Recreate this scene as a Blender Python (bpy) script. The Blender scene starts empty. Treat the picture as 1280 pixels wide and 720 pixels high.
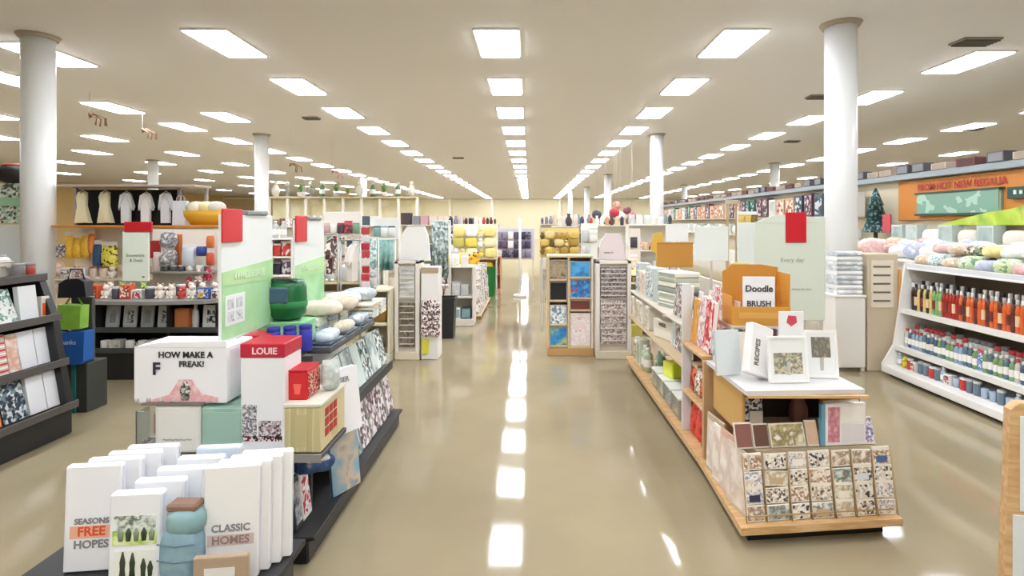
import bpy, math, random
from mathutils import Vector, Matrix
from functools import lru_cache
SC = bpy.context.scene
COL = SC.collection
PI = math.pi
CAMZ = 1.75
F = 700.0
VX, VY = 662.0, 278.0
CEIL = 4.3
def X(px, Y): return (px - VX) / F * Y
def Z(py, Y): return CAMZ - (py - VY) / F * Y
def FY(py): return F * CAMZ / (py - VY)          # distance of a floor point
# ------------------------------------------------------------- materials
def lin(h):
    h = h.lstrip('#')
    o = []
    for i in (0, 2, 4):
        c = int(h[i:i+2], 16) / 255
        o.append(c / 12.92 if c <= .04045 else ((c + .055) / 1.055) ** 2.4)
    return (*o, 1.0)
_M = {}
def M(spec):
    """'#rrggbb[|r=..|m=..|t=..|e=..]' plain, or 'kind:#a,#b,#c:scale[|...]' patterned (kind v n s h w c)"""
    if spec in _M: return _M[spec]
    body, *opts = spec.split('|')
    op = dict(o.split('=') for o in opts)
    m = bpy.data.materials.new('mat_%03d' % len(_M)); m.use_nodes = True
    nt = m.node_tree; N = nt.nodes; L = nt.links
    b = N['Principled BSDF']
    b.inputs['Roughness'].default_value = float(op.get('r', .55))
    b.inputs['Metallic'].default_value = float(op.get('m', 0))
    if 't' in op:
        b.inputs['Transmission Weight'].default_value = float(op['t'])
        b.inputs['IOR'].default_value = 1.3
    if ':' not in body:
        b.inputs['Base Color'].default_value = lin(body)
        if 'e' in op:
            b.inputs['Emission Color'].default_value = lin(body)
            b.inputs['Emission Strength'].default_value = float(op['e'])
    else:
        kind, cols, sc = body.split(':')
        cols = cols.split(','); sc = float(sc)
        tc = N.new('ShaderNodeTexCoord'); oi = N.new('ShaderNodeObjectInfo')
        mp = N.new('ShaderNodeMapping'); ml = N.new('ShaderNodeVectorMath'); ml.operation = 'SCALE'
        cb = N.new('ShaderNodeCombineXYZ')
        mu = N.new('ShaderNodeMath'); mu.operation = 'MULTIPLY'; mu.inputs[1].default_value = 13.0 if kind in 'nvp' else 0.0
        L.new(oi.outputs['Random'], mu.inputs[0])
        for i in range(3): L.new(mu.outputs[0], cb.inputs[i])
        ad = N.new('ShaderNodeVectorMath'); ad.operation = 'ADD'
        L.new(tc.outputs['Object'], ad.inputs[0]); L.new(cb.outputs[0], ad.inputs[1])
        vec = ad.outputs[0]
        rp = N.new('ShaderNodeValToRGB'); cr = rp.color_ramp; cr.interpolation = 'CONSTANT' if kind in 'vcsh' else 'LINEAR'
        n = len(cols)
        if kind == 'v':
            t = N.new('ShaderNodeTexVoronoi'); t.inputs['Scale'].default_value = sc*1.8
            sp = N.new('ShaderNodeSeparateColor'); L.new(vec, t.inputs['Vector']); L.new(t.outputs['Color'], sp.inputs[0]); out = sp.outputs[0]; lo, hi = 0, 1
        elif kind in 'np':
            t = N.new('ShaderNodeTexNoise'); t.inputs['Scale'].default_value = sc; t.inputs['Detail'].default_value = 3
            L.new(vec, t.inputs['Vector']); out = t.outputs['Fac']; lo, hi = .33, .7
        else:
            t = N.new('ShaderNodeTexWave'); t.bands_direction = {'s': 'Z', 'h': 'X', 'w': 'Z', 'c': 'Z'}[kind]
            t.inputs['Scale'].default_value = sc; t.inputs['Distortion'].default_value = 0.6
            L.new(vec, t.inputs['Vector']); out = t.outputs['Fac']; lo, hi = 0, 1
        L.new(out, rp.inputs[0])
        while len(cr.elements) < n: cr.elements.new(.5)
        for i in range(n):
            cr.elements[i].position = lo + (hi - lo) * (i / n if cr.interpolation == 'CONSTANT' else i / max(1, n - 1))
        for i, c in enumerate(cols): cr.elements[i].color = lin(c)
        L.new(rp.outputs[0], b.inputs['Base Color'])
    _M[spec] = m
    return m
def Mwood(name, a, c, sc=6):
    m = bpy.data.materials.new(name); m.use_nodes = True
    N = m.node_tree.nodes; L = m.node_tree.links; b = N['Principled BSDF']; b.inputs['Roughness'].default_value = .45
    tc = N.new('ShaderNodeTexCoord'); mp = N.new('ShaderNodeMapping'); mp.inputs['Scale'].default_value = (1, 8, 8)
    t = N.new('ShaderNodeTexNoise'); t.inputs['Scale'].default_value = sc; t.inputs['Detail'].default_value = 5
    rp = N.new('ShaderNodeValToRGB'); rp.color_ramp.elements[0].color = lin(a); rp.color_ramp.elements[1].color = lin(c)
    rp.color_ramp.elements[0].position = .35; rp.color_ramp.elements[1].position = .65
    L.new(tc.outputs['Object'], mp.inputs[0]); L.new(mp.outputs[0], t.inputs['Vector']); L.new(t.outputs['Fac'], rp.inputs[0]); L.new(rp.outputs[0], b.inputs['Base Color'])
    return m
WOOD = 'WOOD'; DWOOD = 'DWOOD'
_M[WOOD] = Mwood('light_wood', '#c49a66', '#dcb888')
_M[DWOOD] = Mwood('dark_wood', '#7a4a30', '#96603e')
BLK = '#1b1b1c|r=.4'; WHT = '#ecebe6|r=.4'; METAL = '#b9b9b6|r=.3|m=.8'
# ------------------------------------------------------------- mesh building
class MB:
    def __init__(s): s.v = []; s.f = []; s.mi = []; s.sm = []; s.mats = []
    def mat(s, spec):
        if spec not in s.mats: s.mats.append(spec)
        return s.mats.index(spec)
    def add(s, vs, fs, mat, smooth=False):
        b = len(s.v); k = s.mat(mat); s.v += [tuple(p) for p in vs]
        for f in fs: s.f.append(tuple(b + i for i in f)); s.mi.append(k); s.sm.append(smooth)
        return s
    def box(s, x0, x1, y0, y1, z0, z1, mat, ch=0.0):
        if x0 > x1: x0, x1 = x1, x0
        if y0 > y1: y0, y1 = y1, y0
        if z0 > z1: z0, z1 = z1, z0
        ch = min(ch, .45 * (x1 - x0), .45 * (y1 - y0), .45 * (z1 - z0))
        if ch <= 0:
            vs = [(x, y, z) for z in (z0, z1) for y in (y0, y1) for x in (x0, x1)]
            return s.add(vs, [(0, 2, 3, 1), (4, 5, 7, 6), (0, 1, 5, 4), (2, 6, 7, 3), (0, 4, 6, 2), (1, 3, 7, 5)], mat)
        vs = []; I = {}
        for a in (0, 1):
            for b in (0, 1):
                for c in (0, 1):
                    p = ((x0, x1)[a], (y0, y1)[b], (z0, z1)[c]); q = ((x0 + ch, x1 - ch)[a], (y0 + ch, y1 - ch)[b], (z0 + ch, z1 - ch)[c])
                    for k in range(3):
                        I[a, b, c, k] = len(vs); t = list(q); t[k] = p[k]; vs.append(tuple(t))
        fs = []
        g = lambda a, b, c, k: I[a, b, c, k]
        for e in (0, 1):
            fs.append([g(e, 0, 0, 0), g(e, 1, 0, 0), g(e, 1, 1, 0), g(e, 0, 1, 0)][::1 if e else -1])
            fs.append([g(0, e, 0, 1), g(0, e, 1, 1), g(1, e, 1, 1), g(1, e, 0, 1)][::1 if e else -1])
            fs.append([g(0, 0, e, 2), g(1, 0, e, 2), g(1, 1, e, 2), g(0, 1, e, 2)][::1 if e else -1])
        for a in (0, 1):
            for b in (0, 1):
                w = 1 if a == b else -1
                fs.append([g(a, b, 0, 0), g(a, b, 0, 1), g(a, b, 1, 1), g(a, b, 1, 0)][::w])
                fs.append([g(a, 0, b, 0), g(a, 0, b, 2), g(a, 1, b, 2), g(a, 1, b, 0)][::w] if 0 else ([g(a, 0, b, 0), g(a, 1, b, 0), g(a, 1, b, 2), g(a, 0, b, 2)][::w]))
                fs.append([g(0, a, b, 1), g(0, a, b, 2), g(1, a, b, 2), g(1, a, b, 1)][::w])
                for c in (0, 1):
                    fs.append([g(a, b, c, 0), g(a, b, c, 1), g(a, b, c, 2)][::1 if (a + b + c) % 2 else -1])
        return s.add(vs, fs, mat)
    def lathe(s, prof, mat, n=14, cx=0, cy=0, sx=1, sy=1, cap=True, smooth=True):
        vs = []; fs = []
        for r, z in prof:
            for i in range(n):
                a = 2 * PI * i / n; vs.append((cx + r * sx * math.cos(a), cy + r * sy * math.sin(a), z))
        for j in range(len(prof) - 1):
            for i in range(n):
                k = (i + 1) % n; fs.append((j*n+i, j*n+k, (j+1)*n+k, (j+1)*n+i))
        s.add(vs, fs, mat, smooth)
        if cap:
            m = len(prof) - 1
            b = len(s.v) - len(vs); k = s.mat(mat)
            s.f.append(tuple(b + i for i in range(n))[::-1]); s.mi.append(k); s.sm.append(False)
            s.f.append(tuple(b + m*n + i for i in range(n))); s.mi.append(k); s.sm.append(False)
        return s
    def cyl(s, cx, cy, z0, z1, r, mat, n=14, r2=None): return s.lathe([(r, z0), (r2 or r, z1)], mat, n, cx, cy)
    def tube(s, pts, r, mat, n=6, closed=False):
        P = [Vector(p) for p in pts]; vs = []; fs = []; m = len(P)
        for i, p in enumerate(P):
            a = P[i-1] if (i or closed) else p; b = P[(i+1) % m] if (i < m-1 or closed) else p
            d = (b - a).normalized(); u = d.orthogonal().normalized() if abs(d.z) > .9 else d.cross(Vector((0, 0, 1))).normalized(); w = d.cross(u)
            for k in range(n):
                t = 2*PI*k/n; vs.append(p + (u*math.cos(t) + w*math.sin(t))*r)
        for i in range(m if closed else m-1):
            for k in range(n):
                fs.append((i*n+k, i*n+(k+1) % n, ((i+1) % m)*n+(k+1) % n, ((i+1) % m)*n+k))
        if not closed: fs += [tuple(range(n))[::-1], tuple((m-1)*n+k for k in range(n))]
        return s.add(vs, fs, mat, True)
    def ell(s, cx, cy, cz, rx, ry, rz, mat, p=2.0, nu=14, nv=8, jit=0, seed=0):
        vs = []; fs = []; R = random.Random(seed)
        sg = lambda t: math.copysign(abs(t) ** (2/p), t)
        for j in range(nv + 1):
            a = -PI/2 + PI*j/nv
            for i in range(nu):
                b = 2*PI*i/nu; q = 1 + R.uniform(-jit, jit)
                vs.append((cx + q*rx*sg(math.cos(a))*sg(math.cos(b)), cy + q*ry*sg(math.cos(a))*sg(math.sin(b)), cz + q*rz*sg(math.sin(a))))
        for j in range(nv):
            for i in range(nu):
                k = (i+1) % nu; fs.append((j*nu+i, j*nu+k, (j+1)*nu+k, (j+1)*nu+i))
        return s.add(vs, fs, mat, True)
    def prism(s, poly, a0, a1, mat, axis='y', smooth=False):
        """poly of (x,z) pushed along y, or (y,z) along x, or (x,y) along z"""
        n = len(poly)
        mk = {'y': lambda p, t: (p[0], t, p[1]), 'x': lambda p, t: (t, p[0], p[1]), 'z': lambda p, t: (p[0], p[1], t)}[axis]
        vs = [mk(p, a0) for p in poly] + [mk(p, a1) for p in poly]
        fs = [tuple(range(n)), tuple(range(n, 2*n))[::-1]] + [(i, n+i, n+(i+1) % n, (i+1) % n) for i in range(n)]
        return s.add(vs, fs, mat, smooth)
    def xf(s, fn): s.v = [tuple(fn(*p)) for p in s.v]; return s
    def mesh(s, name):
        me = bpy.data.meshes.new(name); me.from_pydata(s.v, [], s.f)
        for sp in s.mats: me.materials.append(M(sp))
        me.polygons.foreach_set('material_index', s.mi); me.polygons.foreach_set('use_smooth', s.sm)
        me.update()
        import bmesh
        bm = bmesh.new(); bm.from_mesh(me); bmesh.ops.recalc_face_normals(bm, faces=bm.faces); bm.to_mesh(me); bm.free()
        return me
    def build(s, name, parent=None, loc=None, label=None):
        o = bpy.data.objects.new(name, s.mesh(name)); COL.objects.link(o)
        if parent: o.parent = parent
        if loc: o.location = loc
        if label: o['label'] = label
        return o
_txt = {}
def text_mesh(txt, size, mat, bold=False, ext=.0012):
    """letters in the local XZ plane, facing -Y, centred at the origin"""
    k = (txt, size, mat, bold)
    if k in _txt: return _txt[k]
    cu = bpy.data.curves.new('lettering', 'FONT'); cu.body = txt; cu.size = size; cu.align_x = 'CENTER'; cu.align_y = 'CENTER'; cu.extrude = ext
    if bold: cu.offset = size * .025
    cu.resolution_u = 3; cu.space_line = .95
    o = bpy.data.objects.new('lettering', cu); COL.objects.link(o)
    dg = bpy.context.evaluated_depsgraph_get()
    me = bpy.data.meshes.new_from_object(o.evaluated_get(dg))
    bpy.data.objects.remove(o); bpy.data.curves.remove(cu)
    me.transform(Matrix.Rotation(PI/2, 4, 'X')); me.materials.clear(); me.materials.append(M(mat)); me.name = 'lettering'
    _txt[k] = me
    return me
def put_text(txt, size, mat, parent, loc, rz=0, bold=False, name='lettering', lean=0):
    o = bpy.data.objects.new(name, text_mesh(txt, size, mat, bold)); COL.objects.link(o); o.parent = parent
    o.location = loc; o.rotation_euler = (-lean, 0, rz); return o
# ------------------------------------------------------------- things
ORD = 'first second third fourth fifth sixth seventh eighth ninth tenth eleventh twelfth thirteenth fourteenth fifteenth sixteenth seventeenth eighteenth nineteenth twentieth'.split()
def ordn(i):
    if i < 20: return ORD[i]
    t = ['twenty', 'thirty', 'forty', 'fifty', 'sixty', 'seventy', 'eighty', 'ninety'][(i + 1) // 10 - 2]
    return (t[:-1] + 'ieth') if (i + 1) % 10 == 0 else t + '-' + ORD[(i + 1) % 10 - 1]
def fit(label):
    w = label.replace(',', ' ,').split()
    for kill in ('the', 'a', 'its', 'small', 'with', 'one'):
        k = 1
        while k < len(w) and sum(x != ',' for x in w) > 16:
            if w[k] == kill: w.pop(k)
            else: k += 1
    if sum(len(x.replace('-', ' ').split()) if 0 else 1 for x in w if x != ',') > 16: print('LONG', label)
    return ' '.join(w).replace(' ,', ',')
def tag(o, label, cat, group=None):
    o['label'] = fit(label); o['category'] = cat
    if group: o['group'] = group
    return o
def thing(name, label, cat, loc=(0, 0, 0), rz=0, group=None):
    o = bpy.data.objects.new(name, None); COL.objects.link(o); o.location = loc; o.rotation_euler = (0, 0, rz)
    return tag(o, label, cat, group)
def struct(name, mb):
    o = mb.build(name); o['kind'] = 'structure'; return o
# a template: dict(name, cat, mesh, parts=[(name, mesh, label, [(name, mesh)])], w, d, h)
def T(name, cat, mb, parts, w, d, h):
    P = []
    for p in parts:
        nm, b = p[0], p[1]; lab = p[2] if len(p) > 2 else None; sub = p[3] if len(p) > 3 else []
        P.append((nm, b if isinstance(b, bpy.types.Mesh) else b.mesh(nm), lab, [(q[0], q[1].mesh(q[0])) for q in sub]))
    return dict(name=name, cat=cat, mesh=mb.mesh(name) if mb else None, parts=P, w=w, d=d, h=h)
def spawn(t, loc, rz=0, lean=0, label='', group=None, s=1, name=None, ry=0, noparts=False):
    o = bpy.data.objects.new(name or t['name'], t['mesh']); COL.objects.link(o)
    o.location = (loc[0], loc[1], loc[2] + (t['d']/2*math.sin(abs(lean))*s if lean else 0)); o.rotation_euler = (-lean, ry, rz)
    if s != 1: o.scale = (s, s, s)
    tag(o, label, t['cat'], group)
    if not noparts:
        for nm, me, lab, sub in t['parts']:
            c = bpy.data.objects.new(nm, me); COL.objects.link(c); c.parent = o
            if lab: c['label'] = lab
            for n2, m2 in sub:
                g = bpy.data.objects.new(n2, m2); COL.objects.link(g); g.parent = c
    return o
class Fr:
    """a fixture's own coordinates: u along it, v depth (negative towards the shopper), front faces local -Y"""
    def __init__(s, x, y, rz=0): s.x, s.y, s.rz = x, y, rz
    def pt(s, u, v, z): c, n = math.cos(s.rz), math.sin(s.rz); return (s.x + u*c - v*n, s.y + u*n + v*c, z)
def row(fr, u0, u1, v, z, tpls, where, group, lean=0, gap=.008, seed=0, jit=.0, rz=0, s=1, noparts=False, rev=False, dup=None):
    """fill a shelf with single things; tpls: [(template, description)]"""
    R = random.Random(seed); u = u0; i = 0; out = []
    seq = []
    while True:
        t, d = tpls[R.randrange(len(tpls))] if dup is None else tpls[i % len(tpls)]
        if u + t['w']*s > u1 + 1e-6: break
        seq.append((u + t['w']*s/2, t, d)); u += t['w']*s + gap + R.uniform(0, jit); i += 1
        if i > 90: break
    n = len(seq)
    for i, (uu, t, d) in enumerate(seq):
        k = n - 1 - i if rev else i
        out.append(spawn(t, fr.pt(uu, v, z), fr.rz + rz + R.uniform(-.02, .02)*(1 if jit else 0), lean, f"{d}, {ordn(k)} from {where}", group, s=s, noparts=noparts))
    return out
# ------------------------------------------------------------- templates of goods
@lru_cache(None)
def book(w, h, d, cover, spine='#e8e6e0', title=None, tcol='#333333', tz=.7, ts=.2):
    b = MB(); b.box(-w/2, w/2, -d/2, -d/2+.003, 0, h, cover, .001); b.box(-w/2, w/2, d/2-.003, d/2, 0, h, cover, .001); b.box(-w/2, -w/2+.004, -d/2+.003, d/2-.003, 0, h, spine)
    p = MB().box(-w/2+.004, w/2-.004, -d/2+.003, d/2-.003, .003, h-.004, '#f4f1e8|r=.8')
    parts = [('pages', p)]
    if title:
        me = text_mesh(title, w*ts, tcol, True).copy(); me.transform(Matrix.Translation((0, -d/2-.001, h*tz))); parts.append(('lettering', me))
    return T('book', 'book', b, parts, w, d, h)
@lru_cache(None)
def carton(w, h, d, body, front=None, lid=None, name='carton', cat='box', text=None, tcol='#333333', tz=.6, ts=.18, fz=(.1, .9)):
    b = MB().box(-w/2, w/2, -d/2, d/2, 0, h, body, min(.006, w*.04))
    parts = []
    if front: parts.append(('label', MB().box(-w*.42, w*.42, -d/2-.002, -d/2+.001, h*fz[0], h*fz[1], front, .001)))
    if lid: parts.append(('lid', MB().box(-w/2-.003, w/2+.003, -d/2-.003, d/2+.003, h*.82, h+.004, lid, .004)))
    else: parts.append(('flap', MB().box(-w/2+.006, w/2-.006, -d/2+.004, 0, h, h+.002, body)))
    if text:
        me = text_mesh(text, w*ts, tcol, True).copy(); me.transform(Matrix.Translation((0, -d/2-.004, h*tz))); parts.append(('lettering', me))
    return T(name, cat, b, parts, w, d, h + (.004 if lid else .002))
@lru_cache(None)
def bottle(r, h, liquid, cap, label='#f0eee8', name='bottle', n=12):
    b = MB().lathe([(r*.85, 0), (r, .006), (r, h*.66), (r*.9, h*.74), (r*.45, h*.82), (r*.42, h*.88)], liquid + ('' if '|' in liquid else '|r=.15'), n)
    c = MB().lathe([(r*.52, h*.86), (r*.55, h*.88), (r*.55, h*.99), (r*.5, h)], cap, n)
    l = MB().lathe([(r*1.02, h*.2), (r*1.02, h*.52)], label, n, cap=False)
    return T(name, 'bottle', b, [('cap', c), ('label', l)], 2*r, 2*r, h)
@lru_cache(None)
def jar(r, h, body, lid, name='jar', cat='jar'):
    b = MB().lathe([(r*.9, 0), (r, .01), (r, h*.8), (r*.88, h*.86)], body, 14)
    c = MB().lathe([(r*.95, h*.84), (r*.97, h*.86), (r*.97, h*.98), (r*.9, h)], lid, 14)
    return T(name, cat, b, [('lid', c)], 2*r, 2*r, h)
@lru_cache(None)
def framed(w, h, frame, pic, mount='#f2f0ea', d=.02, b=.025):
    m = MB()
    m.box(-w/2, w/2, -d/2, d/2, 0, b, frame, .003); m.box(-w/2, w/2, -d/2, d/2, h-b, h, frame, .003)
    m.box(-w/2, -w/2+b, -d/2, d/2, b, h-b, frame); m.box(w/2-b, w/2, -d/2, d/2, b, h-b, frame)
    p = MB().box(-w/2+b, w/2-b, -d/2+.006, d/2-.002, b, h-b, mount)
    q = MB().box(-w/2+b+w*.1, w/2-b-w*.1, -d/2+.003, -d/2+.006, b+h*.1, h-b-h*.1, pic)
    return T('framed_print', 'picture', m, [('mount', p, None, [('print', q)])], w, d, h)
@lru_cache(None)
def tote(w, h, d, body, handle='#f0eee8', front=None, name='paper_bag'):
    b = MB(); vs = [(-w/2, -d/2, 0), (w/2, -d/2, 0), (w/2, d/2, 0), (-w/2, d/2, 0), (-w/2*.97, -d*.42, h), (w/2*.97, -d*.42, h), (w/2*.97, d*.42, h), (-w/2*.97, d*.42, h), (-w/2*.95, -d*.38, h-.01), (w/2*.95, -d*.38, h-.01), (w/2*.95, d*.38, h-.01), (-w/2*.95, d*.38, h-.01)]
    b.add(vs, [(0, 3, 2, 1), (0, 1, 5, 4), (1, 2, 6, 5), (2, 3, 7, 6), (3, 0, 4, 7), (4, 5, 9, 8), (5, 6, 10, 9), (6, 7, 11, 10), (7, 4, 8, 11), (8, 9, 10, 11)], body)
    parts = []
    for sgn in (-1, 1):
        y = sgn*d*.4
        parts.append(('handle', MB().tube([(-w*.2, y, h-.02), (-w*.18, y, h+.04), (-w*.08, y, h+.07), (w*.08, y, h+.07), (w*.18, y, h+.04), (w*.2, y, h-.02)], .004, handle, 5)))
    if front: parts.append(('print', MB().prism([(-w*.38, h*.15), (w*.38, h*.15), (w*.37, h*.8), (-w*.37, h*.8)], -d/2-.004+d*.02, -d/2+.0, front)))
    return T(name, 'bag', b, parts, w, d, h)
@lru_cache(None)
def cushion(w, h, d, mat, name='cushion', cat='cushion', p=3.2, jit=.03, seed=1):
    b = MB().ell(0, 0, h/2, w/2, d/2, h/2, mat, p, 18, 10, jit, seed).xf(lambda x, y, z: (x, y, max(z, 0.0)))
    t = MB().tube([(w/2*.97*math.copysign(abs(math.cos(a))**(2/p), math.cos(a)), 0, h/2 + h/2*.97*math.copysign(abs(math.sin(a))**(2/p), math.sin(a))) for a in [i*PI/12 for i in range(24)]], .004, mat, 4, True)
    return T(name, cat, b, [('piping', t)], w, d, h)
@lru_cache(None)
def plush(h, mat, mat2, name='plush_toy'):
    b = MB().ell(0, 0, h*.28, h*.24, h*.2, h*.28, mat, 2.2, 12, 8)
    p = [('head', MB().ell(0, -h*.03, h*.72, h*.2, h*.18, h*.2, mat, 2, 12, 8), None, [('ear', MB().ell(-h*.15, 0, h*.92, h*.07, h*.04, h*.08, mat2, 2, 8, 6)), ('ear', MB().ell(h*.15, 0, h*.92, h*.07, h*.04, h*.08, mat2, 2, 8, 6)), ('muzzle', MB().ell(0, -h*.2, h*.67, h*.08, h*.06, h*.06, mat2, 2, 8, 6))])]
    for sg in (-1, 1):
        p.append(('arm', MB().ell(sg*h*.25, -h*.06, h*.36, h*.08, h*.08, h*.17, mat, 2, 8, 6)))
        p.append(('leg', MB().ell(sg*h*.14, -h*.2, h*.08, h*.08, h*.16, h*.08, mat, 2, 8, 6)))
    return T(name, 'toy', b, p, h*.62, h*.5, h)
@lru_cache(None)
def folded(w, h, d, mat, name='folded_blanket', cat='blanket', n=2):
    b = MB()
    for k in range(n):
        z0 = h*k/n; z1 = h*(k+1)/n
        prof = [(-d/2+.02, z0+.001), (-d/2+.004, z0+(z1-z0)*.25), (-d/2, (z0+z1)/2), (-d/2+.004, z0+(z1-z0)*.75), (-d/2+.02, z1-.001), (d/2-.02, z1-.001), (d/2, (z0+z1)/2), (d/2-.02, z0+.001)]
        b.prism(prof, -w/2, w/2, mat, 'x')
    return T(name, cat, b, [('care_label', MB().box(w*.3, w*.3+.03, -d/2-.002, -d/2+.01, h*.3, h*.55, '#f4f4f0'))], w, d, h)
@lru_cache(None)
def garment(w, h, mat, kind='top', trim='#d8d4cc', d=.06):
    """hung clothing, origin at its lowest point; sleeves / skirt as the outline; a hanger above"""
    if kind == 'top': out = [(-.30, 0), (-.31, .55), (-.5, .42), (-.56, .55), (-.36, .93), (-.12, 1), (0, .95), (.12, 1), (.36, .93), (.56, .55), (.5, .42), (.31, .55), (.30, 0)]
    elif kind == 'dress': out = [(-.5, 0), (-.25, .55), (-.3, .85), (-.22, .97), (-.14, 1), (0, .92), (.14, 1), (.22, .97), (.3, .85), (.25, .55), (.5, 0), (.2, .015), (-.2, -.0)]
    else: out = [(-.34, 0), (-.3, .95), (-.28, 1), (.28, 1), (.3, .95), (.34, 0), (.06, 0), (.01, .6), (-.01, .6), (-.06, 0)]
    b = MB(); pts = [(x*w, z*h) for x, z in out]; n = len(pts); vs = []
    for k, (y, q) in enumerate(((-d/2*.4, .97), (-d/2, .9), (d/2, .9), (d/2*.4, .97))):
        vs += [(x*q, y*(1+.5*math.sin(x*60)), h*.5+(z-h*.5)*(q*.5+.5)) for x, z in pts]
    # front, back faces and rim bands
    fs = []
    for k in range(3):
        fs += [(k*n+i, k*n+(i+1) % n, (k+1)*n+(i+1) % n, (k+1)*n+i) for i in range(n)]
    fs += [tuple(range(n, 2*n)), tuple(range(2*n, 3*n))[::-1]]
    fs = fs[2*n*0:]
    b.add(vs[n:3*n], [tuple(range(n)), tuple(range(n, 2*n))[::-1]] + [(i, (i+1) % n, n+(i+1) % n, n+i) for i in range(n)], mat)
    hg = MB().tube([(-w*.3, 0, h*.95), (0, 0, h*1.02), (w*.3, 0, h*.95)], .006, '#e6e6e6', 5).tube([(0, 0, h*1.02), (0, 0, h*1.06), (.015, 0, h*1.075), (.02, 0, h*1.06+.02)], .003, METAL, 5)
    nm = {'top': 'hanging_shirt', 'dress': 'hanging_dress'}.get(kind, 'hanging_trousers')
    return T(nm, 'clothing', b, [('hanger', hg)], w, d, h)
@lru_cache(None)
def basket(w, h, d, mat, rim='#333333', name='basket', cat='basket', taper=.85, handle=True):
    b = MB(); a = taper
    def ring(k, z, q=1): return [(-w/2*k*q, -d/2*k*q, z), (w/2*k*q, -d/2*k*q, z), (w/2*k*q, d/2*k*q, z), (-w/2*k*q, d/2*k*q, z)]
    vs = ring(a, 0) + ring(1, h) + ring(1, h, .94) + ring(a, .012, .94)
    fs = [(3, 2, 1, 0)] + [(j*4+i, j*4+(i+1) % 4, (j+1)*4+(i+1) % 4, (j+1)*4+i) for j in range(3) for i in range(4)] + [(12, 13, 14, 15)]
    b.add(vs, fs, mat)
    parts = [('rim', MB().tube(ring(1.01, h), .008, rim, 6, True))]
    if handle:
        for sg in (-1, 1): parts.append(('handle', MB().tube([(-w*.18, sg*d*.5, h), (-w*.15, sg*d*.54, h+.04), (w*.15, sg*d*.54, h+.04), (w*.18, sg*d*.5, h)], .006, rim, 5)))
    return T(name, cat, b, parts, w, d, h)
@lru_cache(None)
def pouch(w, h, d, mat, top='#f2f2f2', name='packet', cat='packet'):
    """crimped bag of goods with a header card"""
    b = MB(); n = 8
    rows = [(0, .25), (.08, .85), (.4, 1), (.7, .8), (.86, .2)]
    vs = []
    for z, q in rows:
        for i in range(n):
            a = 2*PI*i/n; cx = math.copysign(abs(math.cos(a))**.5, math.cos(a)); vs.append((w/2*cx, d/2*q*math.sin(a), z*h))
    fs = [(j*n+i, j*n+(i+1) % n, (j+1)*n+(i+1) % n, (j+1)*n+i) for j in range(len(rows)-1) for i in range(n)] + [tuple(range(n))[::-1], tuple(4*n+i for i in range(n))]
    b.add(vs, fs, mat, True)
    return T(name, cat, b, [('header_card', MB().box(-w/2, w/2, -.004, .004, h*.84, h, top, .001))], w, d, h)
@lru_cache(None)
def mug(r, h, mat):
    b = MB().lathe([(r*.8, 0), (r, h*.2), (r, h), (r*.9, h), (r*.88, h*.15), (0.001, h*.12)], mat, 12, cap=False)
    b.lathe([(.001, 0), (r*.8, 0)], mat, 12, cap=False)
    return T('mug', 'mug', b, [('handle', MB().tube([(r*.95, 0, h*.8), (r*1.5, 0, h*.75), (r*1.6, 0, h*.45), (r*.97, 0, h*.25)], .006, mat, 5))], r*2.6, 2*r, h)
@lru_cache(None)
def vase(r, h, mat):
    b = MB().lathe([(r*.6, 0), (r, h*.3), (r*.95, h*.5), (r*.4, h*.8), (r*.55, h)], mat, 14)
    return T('vase', 'vase', b, [('neck_band', MB().lathe([(r*.44, h*.77), (r*.46, h*.82)], '#c9b27a', 14, cap=False))], 2*r, 2*r, h)
@lru_cache(None)
def figure(h, mat, mat2):
    b = MB().lathe([(h*.2, 0), (h*.2, h*.04), (h*.1, h*.06), (h*.16, h*.35), (h*.11, h*.6), (h*.05, h*.68)], mat, 10)
    return T('ornament', 'ornament', b, [('head', MB().ell(0, 0, h*.82, h*.15, h*.14, h*.18, mat2, 2, 10, 8))], h*.4, h*.4, h)
@lru_cache(None)
def pot_plant(h, leaf='#5f8f4a', pot='#d8cfc0'):
    b = MB().lathe([(h*.14, 0), (h*.2, h*.3), (h*.18, h*.3), (h*.001, h*.27)], pot, 12)
    f = MB(); R = random.Random(3)
    for i in range(26):
        a = R.uniform(0, 2*PI); r = R.uniform(.05, .3)*h; z = h*R.uniform(.5, 1); t = h*.06
        f.add([(0, 0, h*.28), (r*math.cos(a-.25)*.6, r*math.sin(a-.25)*.6, z*.75), (r*math.cos(a), r*math.sin(a), z), (r*math.cos(a+.25)*.6, r*math.sin(a+.25)*.6, z*.75)], [(0, 1, 2, 3)], leaf)
    return T('potted_plant', 'plant', b, [('foliage', f)], h*.55, h*.55, h)
@lru_cache(None)
def bin_(w, h, d, mat, name='waste_bin'):
    b = MB(); q = .82
    def ring(k, z): return [(-w/2*k, -d/2*k, z), (w/2*k, -d/2*k, z), (w/2*k, d/2*k, z), (-w/2*k, d/2*k, z)]
    vs = ring(q, 0) + ring(1, h) + ring(.93, h) + ring(.78, .02)
    b.add(vs, [(3, 2, 1, 0)] + [(j*4+i, j*4+(i+1) % 4, (j+1)*4+(i+1) % 4, (j+1)*4+i) for j in range(3) for i in range(4)] + [(12, 13, 14, 15)], mat)
    return T(name, 'bin', b, [('rim', MB().box(-w/2-.012, w/2+.012, -d/2-.012, -d/2+.01, h-.03, h+.004, mat, .003).box(-w/2-.012, w/2+.012, d/2-.01, d/2+.012, h-.03, h+.004, mat, .003).box(-w/2-.012, -w/2+.01, -d/2, d/2, h-.03, h+.004, mat, .003).box(w/2-.01, w/2+.012, -d/2, d/2, h-.03, h+.004, mat, .003))], w, d, h)
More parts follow.
